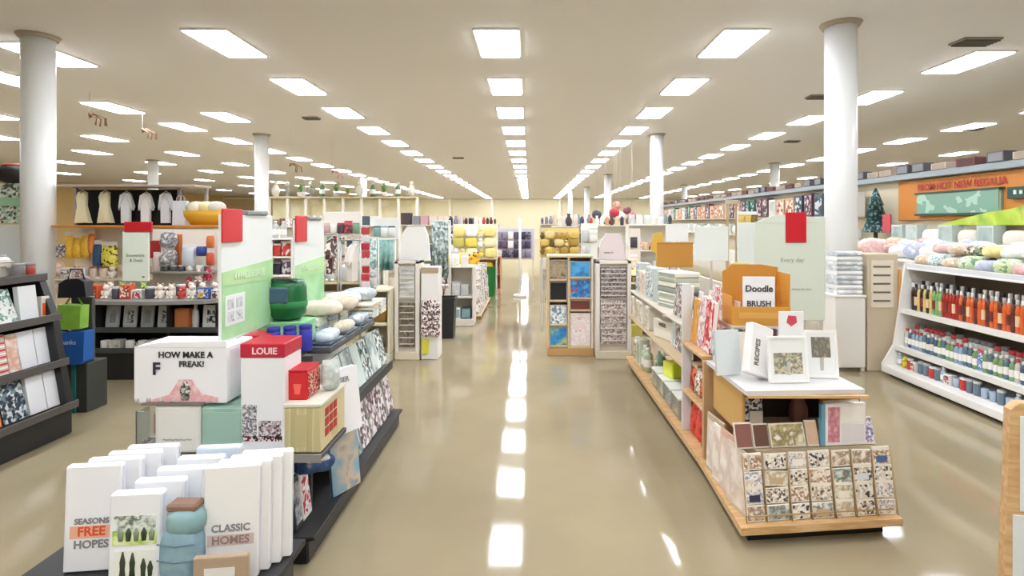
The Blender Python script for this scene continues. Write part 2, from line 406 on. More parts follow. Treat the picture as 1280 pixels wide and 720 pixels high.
# ------------------------------------------------------------- the room
def mk_floor():
    m = bpy.data.materials.new('polished_concrete'); m.use_nodes = True
    N = m.node_tree.nodes; L = m.node_tree.links; b = N['Principled BSDF']
    tc = N.new('ShaderNodeTexCoord')
    t = N.new('ShaderNodeTexNoise'); t.inputs['Scale'].default_value = .9; t.inputs['Detail'].default_value = 6
    rp = N.new('ShaderNodeValToRGB'); rp.color_ramp.elements[0].color = lin('#96896e'); rp.color_ramp.elements[1].color = lin('#a79a7d')
    rp.color_ramp.elements[0].position = .3; rp.color_ramp.elements[1].position = .72
    L.new(tc.outputs['Object'], t.inputs['Vector']); L.new(t.outputs['Fac'], rp.inputs[0]); L.new(rp.outputs[0], b.inputs['Base Color'])
    t2 = N.new('ShaderNodeTexNoise'); t2.inputs['Scale'].default_value = 5; t2.inputs['Detail'].default_value = 4
    mr = N.new('ShaderNodeMapRange'); mr.inputs[3].default_value = .035; mr.inputs[4].default_value = .09
    L.new(tc.outputs['Object'], t2.inputs['Vector']); L.new(t2.outputs['Fac'], mr.inputs[0]); L.new(mr.outputs[0], b.inputs['Roughness'])
    t3 = N.new('ShaderNodeTexNoise'); t3.inputs['Scale'].default_value = 2.2
    bp = N.new('ShaderNodeBump'); bp.inputs['Strength'].default_value = .04; bp.inputs['Distance'].default_value = .02
    L.new(tc.outputs['Object'], t3.inputs['Vector']); L.new(t3.outputs['Fac'], bp.inputs['Height']); L.new(bp.outputs[0], b.inputs['Normal'])
    b.inputs['IOR'].default_value = 1.45
    return m
_M['FLOOR'] = mk_floor()
CREAM = '#efe6c6|r=.7'; TAN = '#d9b878|r=.7'
XL, XR, YB, YF = -30.0, 32.0, 60.0, -7.0
struct('floor', MB().box(XL-.2, XR+.2, YF-.2, YB+.2, -.1, 0, 'FLOOR'))
struct('ceiling', MB().box(XL-.2, XR+.2, YF-.2, YB+.2, CEIL, CEIL+.1, '#eceae8|r=.85'))
struct('wall_back', MB().box(XL, XR, YB, YB+.2, 0, CEIL, CREAM))
struct('wall_left', MB().box(XL-.2, XL, YF, YB, 0, CEIL, TAN))
struct('wall_right', MB().box(XR, XR+.2, YF, YB, 0, CEIL, CREAM))
struct('wall_front', MB().box(XL, XR, YF-.2, YF, 0, CEIL, CREAM))
struct('wall_alcove', MB().box(XL, -11.6, 54.8, 55, 0, CEIL, '#e2cf9c|r=.7').box(-11.8, -11.6, 55, YB, 0, CEIL, CREAM))
struct('trim_1', MB().box(-11.6, XR, YB-.08, YB, CEIL-.28, CEIL-.12, '#f6f2e2', .02))
struct('trim_2', MB().box(XL, -11.6, 54.7, 54.8, CEIL-.28, CEIL-.12, '#f6f2e2', .02))
for i, x in enumerate([-26, -22.5, -19, -15.8, -14.4, -12.6]):
    struct('trim_%d' % (3+i), MB().box(x-.12, x+.12, 54.5, 54.8, 0, CEIL, '#f6f2e2', .02))
for i, x in enumerate([-8.5, -4, 3.2, 8, 13, 18.5, 24]):
    struct('trim_%d' % (9+i), MB().box(x-.14, x+.14, YB-.35, YB, 0, CEIL, '#f6f2e2', .02))
# columns
def column(x, y, r=.19):
    b = MB().lathe([(r, 0), (r, CEIL-.002)], '#eef0f0|r=.35', 28, x, y)
    b.lathe([(r+.012, .0), (r+.012, .12)], '#d8d8d4', 28, x, y)
    b.lathe([(r+.03, CEIL-.05), (r+.06, CEIL-.001)], '#b8ab98', 28, x, y)
    o = struct('column', b)
    return o
for x, y in [(4.0, 7.2), (-6.72, 7.66), (-7.75, 16.2), (3.68, 16.2), (4.15, 29.7), (-9.2, 31), (-15.4, 22.9), (4.1, 40), (3.2, 44), (10.5, 24), (10.5, 38), (-15.4, 38), (4.0, -3), (-6.7, -3)]:
    column(x, y)
# ceiling lights
LT_FRAME = MB().box(-.31, -.285, -.61, .61, -.02, .0, '#e8e8e4').box(.285, .31, -.61, .61, -.02, 0, '#e8e8e4').box(-.285, .285, -.61, -.585, -.02, 0, '#e8e8e4').box(-.285, .285, .585, .61, -.02, 0, '#e8e8e4').mesh('housing')
LT_DIFF = MB().box(-.28, .28, -.58, .58, -.035, -.004, '#f3f7ff|e=13').mesh('diffuser')  # drop below the housing added so the glowing sides brighten the ceiling
rows_x = [(-.44, 7.97), (-4.3, 7.97), (-7.3, 8.5), (-9.2, 9.9), (-12.8, 9.4), (-15.8, 9.0), (-19.5, 8.6), (-24, 9), (2.87, 7.97), (6.93, 8.9), (11.65, 9.9), (15.8, 9.4), (20.5, 9.6), (26, 10)]
RN = ['centre aisle', 'gift display aisle', 'near column row', 'magazine aisle', 'toy aisle', 'handbag aisle', 'clothing aisle', 'tan wall aisle', 'card display aisle', 'white shelving aisle', 'sign wall aisle', 'row beyond sign wall', 'outer row beyond sign wall', 'far side wall']
nl = 0
for (x, y0), nm in zip(rows_x, RN):
    ax = abs(x)
    ys = []
    st = 2.5
    y = y0 - 5 if ax < 8 else y0
    y = y0 - 12.5 if ax < 5 else y
    ymax = 58 if x > -11 else 53
    if ax > 12: st = 3.75
    if ax > 18: st = 5.0
    if nm == 'near column row': ys = [8.5, 13.5]
    else:
        while y < ymax:
            ys.append(y); y += st
    for k, yy in enumerate(ys):
        if abs(x-3.9) < .6: continue
        o = thing('ceiling_light', f"white ceiling light panel, {ordn(k)} from the store front above the {nm}", 'ceiling light', (x, yy, CEIL), 0, 'recessed ceiling light panels')
        for n_, me in (('housing', LT_FRAME), ('diffuser', LT_DIFF)):
            c = bpy.data.objects.new(n_, me); COL.objects.link(c); c.parent = o
        nl += 1
print('lights', nl)
# ceiling vents
def vent(x, y, s, lab, round_=False):
    t = thing('ceiling_vent', lab, 'vent', (x, y, CEIL), 0, 'ceiling air vents')
    MB().box(-s, s, -s*.6, s*.6, -.03, 0, '#8d867c', .01).build('surround', t)
    for k in range(5): MB().box(-s*.9, s*.9, -s*.5+k*s*.22, -s*.5+k*s*.22+.03, -.05, -.03, '#5d564d').build('louvre', t)
vent(6.25, 7.85, .27, 'grey ceiling vent above the near light of the white shelving aisle')
vent(5.85, 11.3, .24, 'small grey ceiling vent just beside the big white column')
vent(-5.3, 13.6, .2, 'small grey ceiling vent between two light rows over the gift display')
vent(12, 15.2, .25, 'small dark ceiling vent high over the sign wall')
vent(8.2, 17.5, .22, 'grey ceiling vent far along the white shelving aisle')
vent(-2.8, 22, .22, 'far grey ceiling vent beside the centre row of lights')
# hanging paper decorations
def mobile(px, py, Y, lab, c1):
    t = thing('hanging_decoration', lab, 'decoration', (X(px, Y), Y, Z(py, Y)))
    z = CEIL - Z(py, Y)
    MB().tube([(0, 0, .0), (0, 0, z)], .004, '#cfc8bb', 5).build('string', t)
    for k in range(4):
        a = k*.7 - 1
        MB().tube([(0, 0, .05), (.12*math.cos(a), .05*k-.1, .12), (.3*math.cos(a)+.05, .05*k-.1, .02), (.36*math.cos(a), .05*k-.1, -.12)], .015, c1, 6).build('ribbon', t)
mobile(112, 150, 11, 'curled brown ribbon decoration hanging above the toy wall', '#8a6048')
mobile(178, 168, 13, 'curled brown ribbon decoration hanging between two left light rows', '#a07a5c')
mobile(362, 210, 15, 'dark curled ribbon decoration hanging beside the slim column', '#7d5a44')
mobile(415, 218, 17, 'pink ribbon decoration hanging over the home goods racks', '#c98a84')
# ------------------------------------------------------------- camera, world
cd = bpy.data.cameras.new('camera'); cam = bpy.data.objects.new('camera', cd); COL.objects.link(cam)
cd.sensor_width = 36; cd.lens = F / 1280 * 36; cd.shift_x = -22/1280; cd.shift_y = -82/1280
cam.location = (0, 0, CAMZ); cam.rotation_euler = (PI/2, 0, 0); cd.clip_start = .05; cd.clip_end = 200
SC.camera = cam
w = bpy.data.worlds.new('world'); SC.world = w; w.use_nodes = True
w.node_tree.nodes['Background'].inputs[0].default_value = (.9, .9, .9, 1); w.node_tree.nodes['Background'].inputs[1].default_value = .3
vs = SC.view_settings; vs.view_transform = 'Standard'; vs.look = 'None'; vs.gamma = 1; vs.use_curve_mapping = False; vs.exposure = 0.88
SC.cycles.use_denoising = True
SC.cycles.max_bounces = 7; SC.cycles.diffuse_bounces = 5; SC.cycles.glossy_bounces = 3; SC.cycles.sample_clamp_indirect = 6
# ------------------------------------------------------------- gift gondola at the centre left
GA = thing('gift_display_gondola', 'black tiered gift display gondola standing left of the centre aisle, bags on its end', 'display unit', (-1.5, 2.8, 0))
g = lambda b, n, lab=None: b.build(n, GA, None, lab)
def rel(b, ox=-1.5, oy=2.8): return b.xf(lambda x, y, z: (x-ox, y-oy, z))
g(rel(MB().box(-2.0, -1.13, 2.86, 4.86, 0, .12, BLK, .01)), 'kick_plate')
g(rel(MB().box(-1.99, -1.1, 2.86, 4.84, .12, .14, '#2a2a2b', .004)), 'base_deck')
g(rel(MB().prism([(-1.97, 2.12), (-1.03, 2.12), (-1.03, 2.44), (-1.24, 2.44), (-1.24, 2.84), (-1.97, 2.84)], .02, .335, BLK, 'z')), 'plinth')
g(rel(MB().prism([(-2.0, 2.1), (-.985, 2.1), (-.985, 2.46), (-1.22, 2.46), (-1.22, 2.85), (-2.0, 2.85)], .335, .36, '#2b2b2c', 'z')), 'lower_shelf')
g(rel(MB().box(-1.97, -1.02, 2.74, 3.12, .585, .61, '#4a4644', .004).box(-1.97, -1.02, 2.735, 2.745, .575, .615, '#8f8a86')), 'middle_shelf')
g(rel(MB().box(-1.96, -1.22, 3.13, 3.15, .14, 1.0, '#39393a')), 'end_panel')
g(rel(MB().box(-1.62, -1.59, 3.15, 4.85, .14, .98, '#e3e3df')), 'spine_panel')
g(rel(MB().box(-1.9, -1.3, 3.06, 4.85, .985, 1.01, '#55504c', .004)), 'top_shelf')
for sx, x0, x1 in ((1, -1.59, -1.2),): g(rel(MB().box(x0, x1, 3.16, 4.85, .50, .52, '#2a2a2b').box(x1, x1+.015, 3.4, 4.85, .49, .56, '#3a3a3b')), 'side_shelf')
for x in (-1.96, -1.26): g(rel(MB().box(x-.012, x+.012, 2.81, 2.835, .36, .585, '#2a2a2b')), 'upright')
# clear tray at the corner
t = thing('acrylic_holder', 'clear empty acrylic leaflet holder at the corner of the low black shelf', 'holder', (-1.905, 1.98, 0))
ACR = '#e4ebe8|r=.05|t=.85'
MB().box(-.06, .06, -.002, .002, 0, .42, ACR).box(-.062, -.058, 0, .1, 0, .42, ACR).box(.058, .062, 0, .1, 0, .42, ACR).box(-.06, .06, .1, .104, 0, .42, ACR).build('tray', t)
MB().tube([(-.06, 0, .42), (.06, 0, .42), (.06, .1, .42), (-.06, .1, .42)], .003, '#9aa5a2', 5, True).build('rim', t)
# white packages with coloured lettering on the low shelf
def pack(x, y, z, w, h, d, lab, body='#f3f3f6|r=.35', lines=(), rz=0, pic=None, lean=.05, grp='white gift packages on the low black shelf'):
    o = MB().box(-w/2, w/2, -d/2, d/2, 0, h, body, .004).build('gift_package'); o.location = (x, y, z + .003 + d/2*math.sin(lean)); o.rotation_euler = (-lean, 0, rz)
    tag(o, lab, 'package', grp)
    MB().box(-w/2+.004, w/2-.004, -d/2+.004, d/2-.004, h, h+.003, '#ffffff|r=.4').build('top_flap', o)
    MB().box(w/2-.001, w/2+.0015, -d/2+.012, d/2-.012, .012, h-.012, '#d9dbe6').build('side_gusset', o)
    for txt, s, c, zz in lines: put_text(txt, s, c, o, (0, -d/2-.002, zz), 0, True)
    if pic:
        for (x0, x1, z0, z1, m) in pic: MB().box(x0, x1, -d/2-.0025, -d/2+.001, z0, z1, m).build('printed_picture', o)
    return o
ln3 = (('SEASONS', .031, '#8a8a90', .195), ('FREE', .05, '#e0582c', .155), ('HOPES', .043, '#8b8b93', .105))
def w3(x, y, lab, i):
    o = pack(x, y, .36, .205, .41, .035, lab, lines=(ln3 if i == 0 else ()), rz=.12)
    if i == 0: MB().box(-.08, .08, -.0195, -.018, .13, .178, '#f0b49a').build('colour_band', o)
for i in range(4):
    w3(-1.745 + i*.034, 2.24 + i*.065, ['white gift package with orange and grey lettering, frontmost at the shelf corner', 'plain white package directly behind the orange lettered one', 'plain white package, third behind the orange lettered one', 'plain white package, rearmost in the corner row'][i], i)
for i in range(5):
    o = pack(-1.515 + i*.034, 2.16 + i*.08, .36, .185, .34 + .012*i, .045, ['white package printed with green lawn and dark trees, frontmost', 'plain white package behind the one with dark trees', 'white package, third behind the one with dark trees', 'white package, fourth behind the one with dark trees', 'pale blue white package, rearmost behind the one with dark trees'][i], rz=.1,
             body='#f1f3f6|r=.35' if i < 4 else '#d5e2ee|r=.4',
             pic=[(-.08, .08, .15, .205, 'n:#a9c95c,#d9e6a0,#eef2dc:30'), (-.075, .075, .2, .26, 'n:#eef2ee,#dfe6da,#5a6a58,#eef2ee:26'), (-.07, .075, .03, .13, '#eef0e8')] if i == 0 else None)
    if i == 0:
        for k, (px_, s_) in enumerate(((-.04, 1), (-.005, .95), (.035, .7), (.06, .6))):
            MB().lathe([(.012*s_, 0), (.009, .03*s_), (.011, .055*s_), (.003, .095*s_)], '#37402f', 8, 0, 0, 1, .15).build('printed_tree', o).location = (px_, -.025, .032)
        for k in range(5):
            MB().lathe([(.008, 0), (.012, .03), (.002, .05)], '#3c4a38' if k % 2 else '#8fa08a', 7, 0, 0, 1, .15).build('printed_shrub', o).location = (-.05+.028*k, -.025, .165)
for i in range(4):
    o = pack(-1.165 + i*.024, 2.19 + i*.045, .36, .20, .43, .036, ['white package with grey and brown lettering, frontmost near the aisle', 'plain white package behind the brown lettered one', 'plain white package, third behind the brown lettered one', 'plain white package, rearmost behind the brown lettered one'][i], rz=.16, body='#f4f3f1|r=.35',
             lines=(('CLASSIC', .038, '#8f9094', .195), ('HOMES', .042, '#a0857f', .15)) if i == 0 else ())
    if i == 0: MB().box(-.085, .085, -.0195, -.0182, .13, .172, '#d7c4bf').build('colour_band', o)
pack(-1.40, 2.66, .36, .2, .2, .05, 'pale blue box standing under the middle shelf', '#c3cfd6|r=.5', rz=0, lean=0)
pack(-1.70, 2.68, .36, .16, .21, .05, 'steel blue box at the back under the middle shelf', '#a9bccb|r=.5', rz=0, lean=0)
pack(-1.33, 2.76, .36, .17, .2, .05, 'peach topped white box under the middle shelf', '#e8d3c2|r=.5', rz=0, lean=0)
# blue cloth pack with a brown lid, kraft frame in front
t = thing('fabric_pack', 'dusty blue fabric pack with brown lid between white packages', 'textile', (-1.325, 2.14, .374))
b = MB().ell(0, 0, .11, .075, .05, .115, 'n:#7d9cad,#8fb0bd,#6d8ea3:9', 3.6, 20, 12, .015, 2).build('blue_cloth', t)
MB().ell(.012, .005, .235, .068, .05, .05, 'n:#85a9ae,#94b6b6,#7396a0:9', 3, 16, 8, .02, 4).build('folded_cloth', t)
MB().box(-.055, .06, -.02, .05, .275, .305, '#8c6a58', .008).build('lid', t)
for k in range(3): MB().tube([(-.07, -.045, .05+.06*k), (0, -.052, .045+.06*k), (.07, -.045, .052+.06*k)], .003, '#6c8796', 5).build('seam', t)
t = thing('framed_card', 'tan framed card with white centre at the shelf front', 'picture', (-1.13, 2.055, .0), .12)
MB().box(-.095, .095, -.012, .012, .1, .53, '#b09a82', .004).build('frame_board', t)
MB().box(-.055, .05, -.0145, -.012, .32, .49, '#e6e3df').build('mount', t)
MB().box(-.03, .02, -.016, -.0145, .37, .44, 'n:#e8dcd8,#c9a79b,#efeae6:40').build('print', t)
MB().box(-.08, .08, -.01, .03, .0, .1, BLK, .004).build('foot', t)
# middle shelf
zs = .612
t = thing('glass_candle_holder', 'clear holder with a red card and small trinkets on middle shelf end', 'holder', (-1.885, 2.83, zs))
MB().box(-.07, .06, -.05, -.047, 0, .2, ACR).box(-.07, -.067, -.05, .05, 0, .2, ACR).box(.057, .06, -.05, .05, 0, .2, ACR).build('glass', t)
MB().box(-.015, .045, .0, .01, .07, .17, '#b3261f', .003).build('red_card', t)
MB().ell(-.02, -.01, .03, .045, .03, .03, 'v:#efe6dc,#b33a2e,#8d6a4a,#f4f0ea:60', 2.2).build('trinket', t)
spawn(carton(.225, .235, .26, '#e9e7df|r=.5', '#edebe3', text='~~~~~', tcol='#b9b4ac', tz=.3, ts=.22, fz=(.05, .95)), (-1.735, 2.89, zs), 0, 0, 'off-white square box with faint lettering on the middle shelf', 'boxes on the middle shelf')
spawn(carton(.205, .225, .28, 'n:#9dbfae,#a9cab9,#93b5a5:5|r=.5', '#a3c4b4', fz=(.06, .9)), (-1.515, 2.90, zs), 0, 0, 'sage green square box beside the off-white box', 'boxes on the middle shelf')
t = thing('toy_carton', 'large white carton with black lettering and pink bow picture, atop two boxes', 'box', (-1.70, 2.9, zs+.242))
MB().box(-.26, .2, -.13, .14, 0, .28, '#f5f5f6|r=.45', .006).build('box_body', t)
MB().prism([(-.26, .28), (.2, .28), (.2, .31), (-.14, .3)], -.132, -.122, '#fafafa').build('raised_flap', t)
put_text('HOW MAKE A', .042, '#33302f', t, (0.0, -.134, .24), 0, True)
put_text('FREAK!', .040, '#4a4644', t, (.03, -.134, .195), 0, True)
put_text('F', .085, '#2f2b3c', t, (-.145, -.134, .17), 0, True)
MB().prism([(-.2, .012), (-.08, .045), (-.03, .12), (.03, .12), (.08, .05), (.16, .03), (.16, .01)], -.136, -.131, 'n:#f2cfcf,#e6a9a9,#f6e4e2:20').build('pink_picture', t)
MB().lathe([(.02, 0), (.028, .05), (.01, .09)], 'v:#3a3a38,#8d8c7f,#d8d6c8:60', 10, 0, 0, 1, .3).build('dark_picture', t).location = (.0, -.136, .02)
MB().box(-.21, .09, -.15, -.13, -.004, .006, '#7d6f6c', .002).build('front_strip', t)
MB().box(.2005, .203, -.1, .1, .02, .26, '#e9e9ea').build('side_label', t)
for k in range(4): MB().ell(-.24+.06*k, -.137, .02, .012, .004, .012, '#c8beb8', 2, 8, 6).build('printed_dot', t)
# tall red and white box
t = thing('tall_gift_box', 'tall white gift box with red top band and figures near base', 'box', (-1.315, 2.87, zs))
MB().box(-.11, .105, -.11, .1, 0, .47, '#f2f2f4|r=.4', .005).build('box_body', t)
MB().box(-.112, .107, -.113, .102, .47, .54, '#c2213a|r=.4', .004).build('lid', t)
put_text('LOUIE', .045, '#f4dcdc', t, (.01, -.115, .503), 0, True)
MB().box(-.1, -.03, -.1125, -.11, .08, .24, 'v:#8a8a90,#c4c0c0,#6b6470,#e9e6e6:70').build('figure_picture', t)
MB().box(-.02, .09, -.1125, -.11, .08, .16, 'v:#a7a2a6,#e3dfe0,#5d3840,#d8d5d6,#b9a0a0:60').build('figure_picture', t)
MB().box(-.1, .095, -.1125, -.11, .06, .085, 'v:#3a2026,#efe6e6,#7d2030:60').build('base_stripe', t)
t = spawn(carton(.14, .12, .16, '#c92233|r=.45', '#d43243', text='T', tcol='#efb0b0', tz=.5, ts=.4), (-1.50, 3.12, 1.012), .0, 0, 'small red carton behind the tall white and red box', None)
# beige box at the aisle corner
t = thing('beige_gift_box', 'beige gift box with red square pattern on its aisle side', 'box', (-1.125, 2.92, zs))
MB().box(-.085, .095, -.16, .2, 0, .225, 'h:#cdbf8c,#d8cba0,#c3b685:4|r=.5', .006).build('box_body', t)
MB().box(-.09, .1, -.165, .205, .225, .245, '#ddd8c8', .004).build('lid', t)
for i in range(3):
    for j in range(3): MB().box(.0955, .098, -.1+.06*i, -.1+.06*i+.045, .06+.05*j, .1+.05*j, '#b5322c').build('red_square', t)
MB().box(-.03, .03, -.1625, -.16, .03, .19, '#c9bb88').build('ribbon', t)
t = thing('red_gift_box', 'bright red gift box standing on the beige box', 'box', (-1.165, 2.9, zs+.246))
MB().box(-.06, .05, -.09, .08, 0, .14, '#d3232a|r=.35', .006).build('box_body', t)
MB().box(.0505, .053, -.08, .07, .01, .13, 'v:#7d1820,#d3232a,#e9c9b0:70').build('side_print', t)
MB().prism([(-.012, .03), (.012, .03), (.02, .08), (-.02, .08)], -.093, -.09, '#ef6a5c').build('emblem', t)
MB().box(-.06, .05, -.091, .081, .14, .15, '#b81c24', .003).build('lid', t)
t = thing('silver_pouch', 'pale silver wrapped packet leaning beside the red gift box', 'packet', (-1.06, 2.98, zs+.247), .3)
MB().ell(0, 0, .07, .05, .03, .072, 'n:#dfe6e4,#b5c2bd,#f4f6f4:18', 2.6, 14, 8, .05).build('wrap', t); MB().box(-.04, .04, -.004, .004, .135, .16, '#e8edea').build('seal', t)
# blue canisters, green tubs on the top shelf
for k in range(3):
    c = spawn(jar(.036, .15, '#3a3fb0|r=.35', '#2c3194', 'blue_canister', 'canister'), (-1.435+.074*k, 3.14+.04*k, 1.012), 0, 0, ['royal blue canister nearest the green sign', 'royal blue canister, middle of three', 'royal blue canister nearest the aisle'][k], 'royal blue canisters on the top shelf')
t = thing('green_tub', 'dark green rounded tub with blue window resting on mint box', 'tub', (-1.485, 3.42, 1.165)); t.scale = (.84, .84, 1)
MB().lathe([(.1, 0), (.135, .03), (.145, .12), (.14, .2), (.12, .235), (.11, .235), (.1, .2)], '#1f6b3c|r=.3', 20, 0, 0, 1, .85).build('tub_body', t)
MB().box(-.1, .06, -.128, -.105, .1, .2, '#47617a|r=.2', .015).build('window_label', t)
MB().tube([(-.13, -.02, .2), (-.05, -.1, .245), (.06, -.1, .245), (.13, -.02, .2)], .01, '#2c3c34', 6).build('handle', t)
MB().lathe([(.142, .07), (.148, .08), (.148, .1), (.143, .11)], '#2e8a4c', 20, 0, 0, 1, .86, False).build('band', t)
spawn(carton(.26, .14, .2, '#9fd9a4|r=.5', '#b5e6b6', '#8ccc94', fz=(.2, .7)), (-1.475, 3.42, 1.012), 0, 0, 'mint green lidded box under the dark green tub', None)
# spine signs
def sign(y0, y1, z0, z1, lab, x=-1.55, win=True):
    t = thing('sale_sign', lab, 'sign', (x, y0, z0)); L_ = y1-y0; H = z1-z0
    MB().box(-.008, .008, 0, L_, 0, H, '#eef5f3|r=.25', .003).build('board', t)
    MB().prism([(0.004, H*.02), (L_-.004, H*.0+.005), (L_-.004, H*.6), (0.004, H*.55)], .0085, .010, 'n:#a5dba0,#b4e3ae,#98d196:4|r=.35', 'x').build('green_area', t)
    MB().prism([(0.004, H*.44), (L_-.004, H*.42), (L_-.004, H*.6), (0.004, H*.55)], .0105, .012, 'n:#c3e8b0,#a9dd9b:3|r=.35', 'x').build('light_green_band', t)
    if win:
        MB().box(.0105, .013, .03, L_*.4, H*.12, H*.36, '#e9f1ef', .001).build('photo_card', t)
        for i in range(2):
            for j in range(2): MB().box(.013, .015, .05+.085*i, .11+.085*i, H*.15+H*.1*j, H*.23+H*.1*j, 'n:#a9b8b8,#dfe8e6,#7b8d90:30').build('photo', t)
    MB().box(.012, .02, -.01, L_*.34, H*.78, H+.03, '#d4202e|r=.35', .004).build('red_tag', t)
    MB().box(-.02, .02, L_*.42, L_*.86, H, H+.025, '#8f9494', .006).build('clip_rail', t)
    o = put_text('WHOLESALE', .06, '#d9efd2', t, (.0125, L_*.5, H*.5), PI/2, False)
    o.location.x = .0135
    MB().box(-.006, .006, L_*.3, L_*.36, -max(.005, z0-1.01), 0, '#c9ccca').build('stand', t)
    return t
sign(2.80, 3.36, 1.142, 1.79, 'large green and white sign with red tag, nearest the store front')
sign(3.68, 4.2, 1.10, 1.765, 'second green and white sign with red tag, behind the green tub', win=False)
# aisle side racks
FA = Fr(-1.2, 3.14, PI/2)
C1 = [(book(.19, .30, .03, 'n:#e8f0ee,#cfe0dc,#8fa3a6,#dfeae6:8', '#d8e6e2'), 'pale teal softcover'), (book(.17, .31, .035, 'n:#efe9dd,#d9d2c0,#8a7a66,#f3efe4:12', '#efe9dc'), 'cream printed softcover'), (book(.18, .29, .025, 'v:#3a3d44,#c8d4d2,#7f9693,#eef2f0:22', '#b9d0cc'), 'black and teal patterned book'), (book(.16, .30, .03, '#d9e9e4', '#c3d8d3'), 'mint grey book')]
spawn(book(.25, .37, .04, '#f4f4f6', '#e6e6ea', 'TIGER', '#8d8d95', .82, .16), (-1.08, 3.25, .525), 1.05, .12, 'large white book with red edge leaning out toward the aisle', None)
row(FA, .3, 1.7, .03, .56, C1, 'the front of the upper side rack on the gift gondola', 'books in the upper side rack of the gift gondola', .28, .012, 4, .02)
row(FA, .36, 1.7, -.02, .145, [(book(.2, .31, .03, 'v:#e9e4e2,#5d4450,#c7b8ba,#8e7480,#f0ecea:18', '#cfd8d6'), 'plum floral book'), (book(.18, .33, .03, 'n:#dfe9e6,#a9c2bd,#4a5558,#e9efed:9', '#a7c4be'), 'grey teal photo book'), (book(.17, .32, .03, 'v:#f3f1ee,#c9bfb5,#53484a:20', '#e9e4de'), 'white and brown print book')], 'the front of the lower side rack on the gift gondola', 'books in the lower side rack of the gift gondola', .22, .012, 7, .03)
spawn(book(.22, .36, .02, 'n:#7fa3bb,#9fb9c4,#d9c8b0,#5f88a4:6', '#3f6f94'), (-1.1, 3.36, .145), 1.1, .1, 'large blue magazine leaning at the corner of the lower rack', None)
t = thing('blue_soft_pack', 'navy and white soft pack on the base under the beige box', 'packet', (-1.14, 2.97, .43), .5)
MB().ell(0, 0, .045, .1, .06, .045, 'n:#23406f,#3a5f95,#e9edf2:9', 3, 14, 8, .08, 3).build('wrap', t); MB().box(-.05, .07, -.07, -.02, .07, .09, '#f0f2f4', .01).build('card', t)
t_ = [(carton(.1, .27, .05, '#d9dadd', 'v:#f2f2f2,#8a8f99,#c22a30:30'), 'grey and red small carton'), (carton(.11, .28, .05, '#f0efee', 'v:#f4f4f4,#b32a35,#e6c2c2:30'), 'white and red small carton'), (carton(.09, .26, .05, '#3b4048', 'n:#3b4048,#e6e6e6:20'), 'charcoal small carton')]
FB = Fr(-1.2, 2.9, PI/2)
row(FB, 0, .26, .03, .143, t_, 'the front of the corner deck by the aisle', 'small cartons on the corner deck', .12, .006, 5, .01)
row(Fr(-1.36, 2.9, PI/2), 0, .24, .03, .143, [(t_[1][0], t_[1][1])], 'the front of the inner row on the corner deck', 'small cartons on the inner row of the corner deck', .05, .01, 6, .01)
for i in range(3):
    t = thing('slate_tray', f'slate blue shallow tray with dark rim, {ordn(i)} along the aisle edge of the gondola top', 'tray', (-1.235, 3.42+.31*i, 1.012)); t['group'] = 'slate trays on the aisle edge'
    MB().box(-.07, .07, -.14, .14, 0, .02, 'n:#a9bccc,#7f96ac,#c8d4dc:9', .003).build('tray_body', t)
    MB().tube([(-.07, -.14, .022), (.07, -.14, .022), (.07, .14, .022), (-.07, .14, .022)], .007, '#30343a', 5, True).build('rim', t)
    MB().ell(0, 0, .05, .06, .12, .035, ['n:#dfe6ea,#b4c4d0,#f2f4f6:12', 'n:#e9e4d8,#c9bca4,#f6f2e8:12', 'n:#cfd8dc,#9aa8b4,#eef2f4:12'][i], 2.6, 14, 8, .06, i).build('soft_pack', t)
g(rel(MB().box(-1.3, -1.16, 3.26, 4.2, .985, 1.01, '#4a4644', .003)), 'aisle_ledge')
# cream pads and folded goods on the gondola top
R = random.Random(12)
cols = ['n:#f3efe0,#e0d8c0,#faf8f0:8', 'n:#eef2ef,#cfd9d6,#f6f8f6:8', 'n:#f0e8d8,#d8c8b0,#f6f2e8:8', 'n:#dfe6ea,#aebcc4,#f0f4f6:8', 'n:#e8f0dc,#c8d8b8,#f4f8ec:9']
nm = ['cream', 'white', 'oatmeal', 'pale blue', 'pale green']
k = 0
for y in [3.72, 3.94, 4.16, 4.38, 4.6]:
    for x, top in ((-1.46, 0), (-1.27, 0))[:2 if y > 4.25 else 1]:
        c = R.randrange(5)
        for lv in range(2 if x < -1.4 else 2):
            spawn(folded(.17, .055, .19, cols[(c+lv) % 5], 'folded_throw', 'blanket', 2), (x if x < -1.4 else -1.285, y, 1.012+.056*lv), R.uniform(-.1, .1) if 0 else 0, 0, f'{nm[(c+lv)%5]} folded throw, {"upper" if lv else "lower"} of the {ordn(int((y-3.7)/.22+.2))} pair on gondola top, {"spine" if x<-1.4 else "aisle"} side', 'folded throws on the gift gondola')
for i, (x, y, c, n_) in enumerate([(-1.4, 3.78, 0, 'cream'), (-1.36, 4.0, 2, 'oatmeal'), (-1.41, 4.24, 1, 'white'), (-1.37, 4.5, 3, 'pale blue')]):
    spawn(cushion(.26, .1, .2, cols[c], 'soft_bundle', 'bundle', 2.8, .06, i), (x, y, 1.125), .2*i, 0, f'{n_} plastic wrapped bundle heaped on the throws, {ordn(i)} from the second green sign', 'wrapped bundles on the throws')
for i in range(3):
    spawn(carton(.2, .05, .22, ['#aab9c8', '#4d5663', '#c7d2d8'][i], 'n:#b9c6d2,#8796a8:10'), (-1.15, 3.5+.34*i, .995-.06), 0, 0, '', 'x') if 0 else None
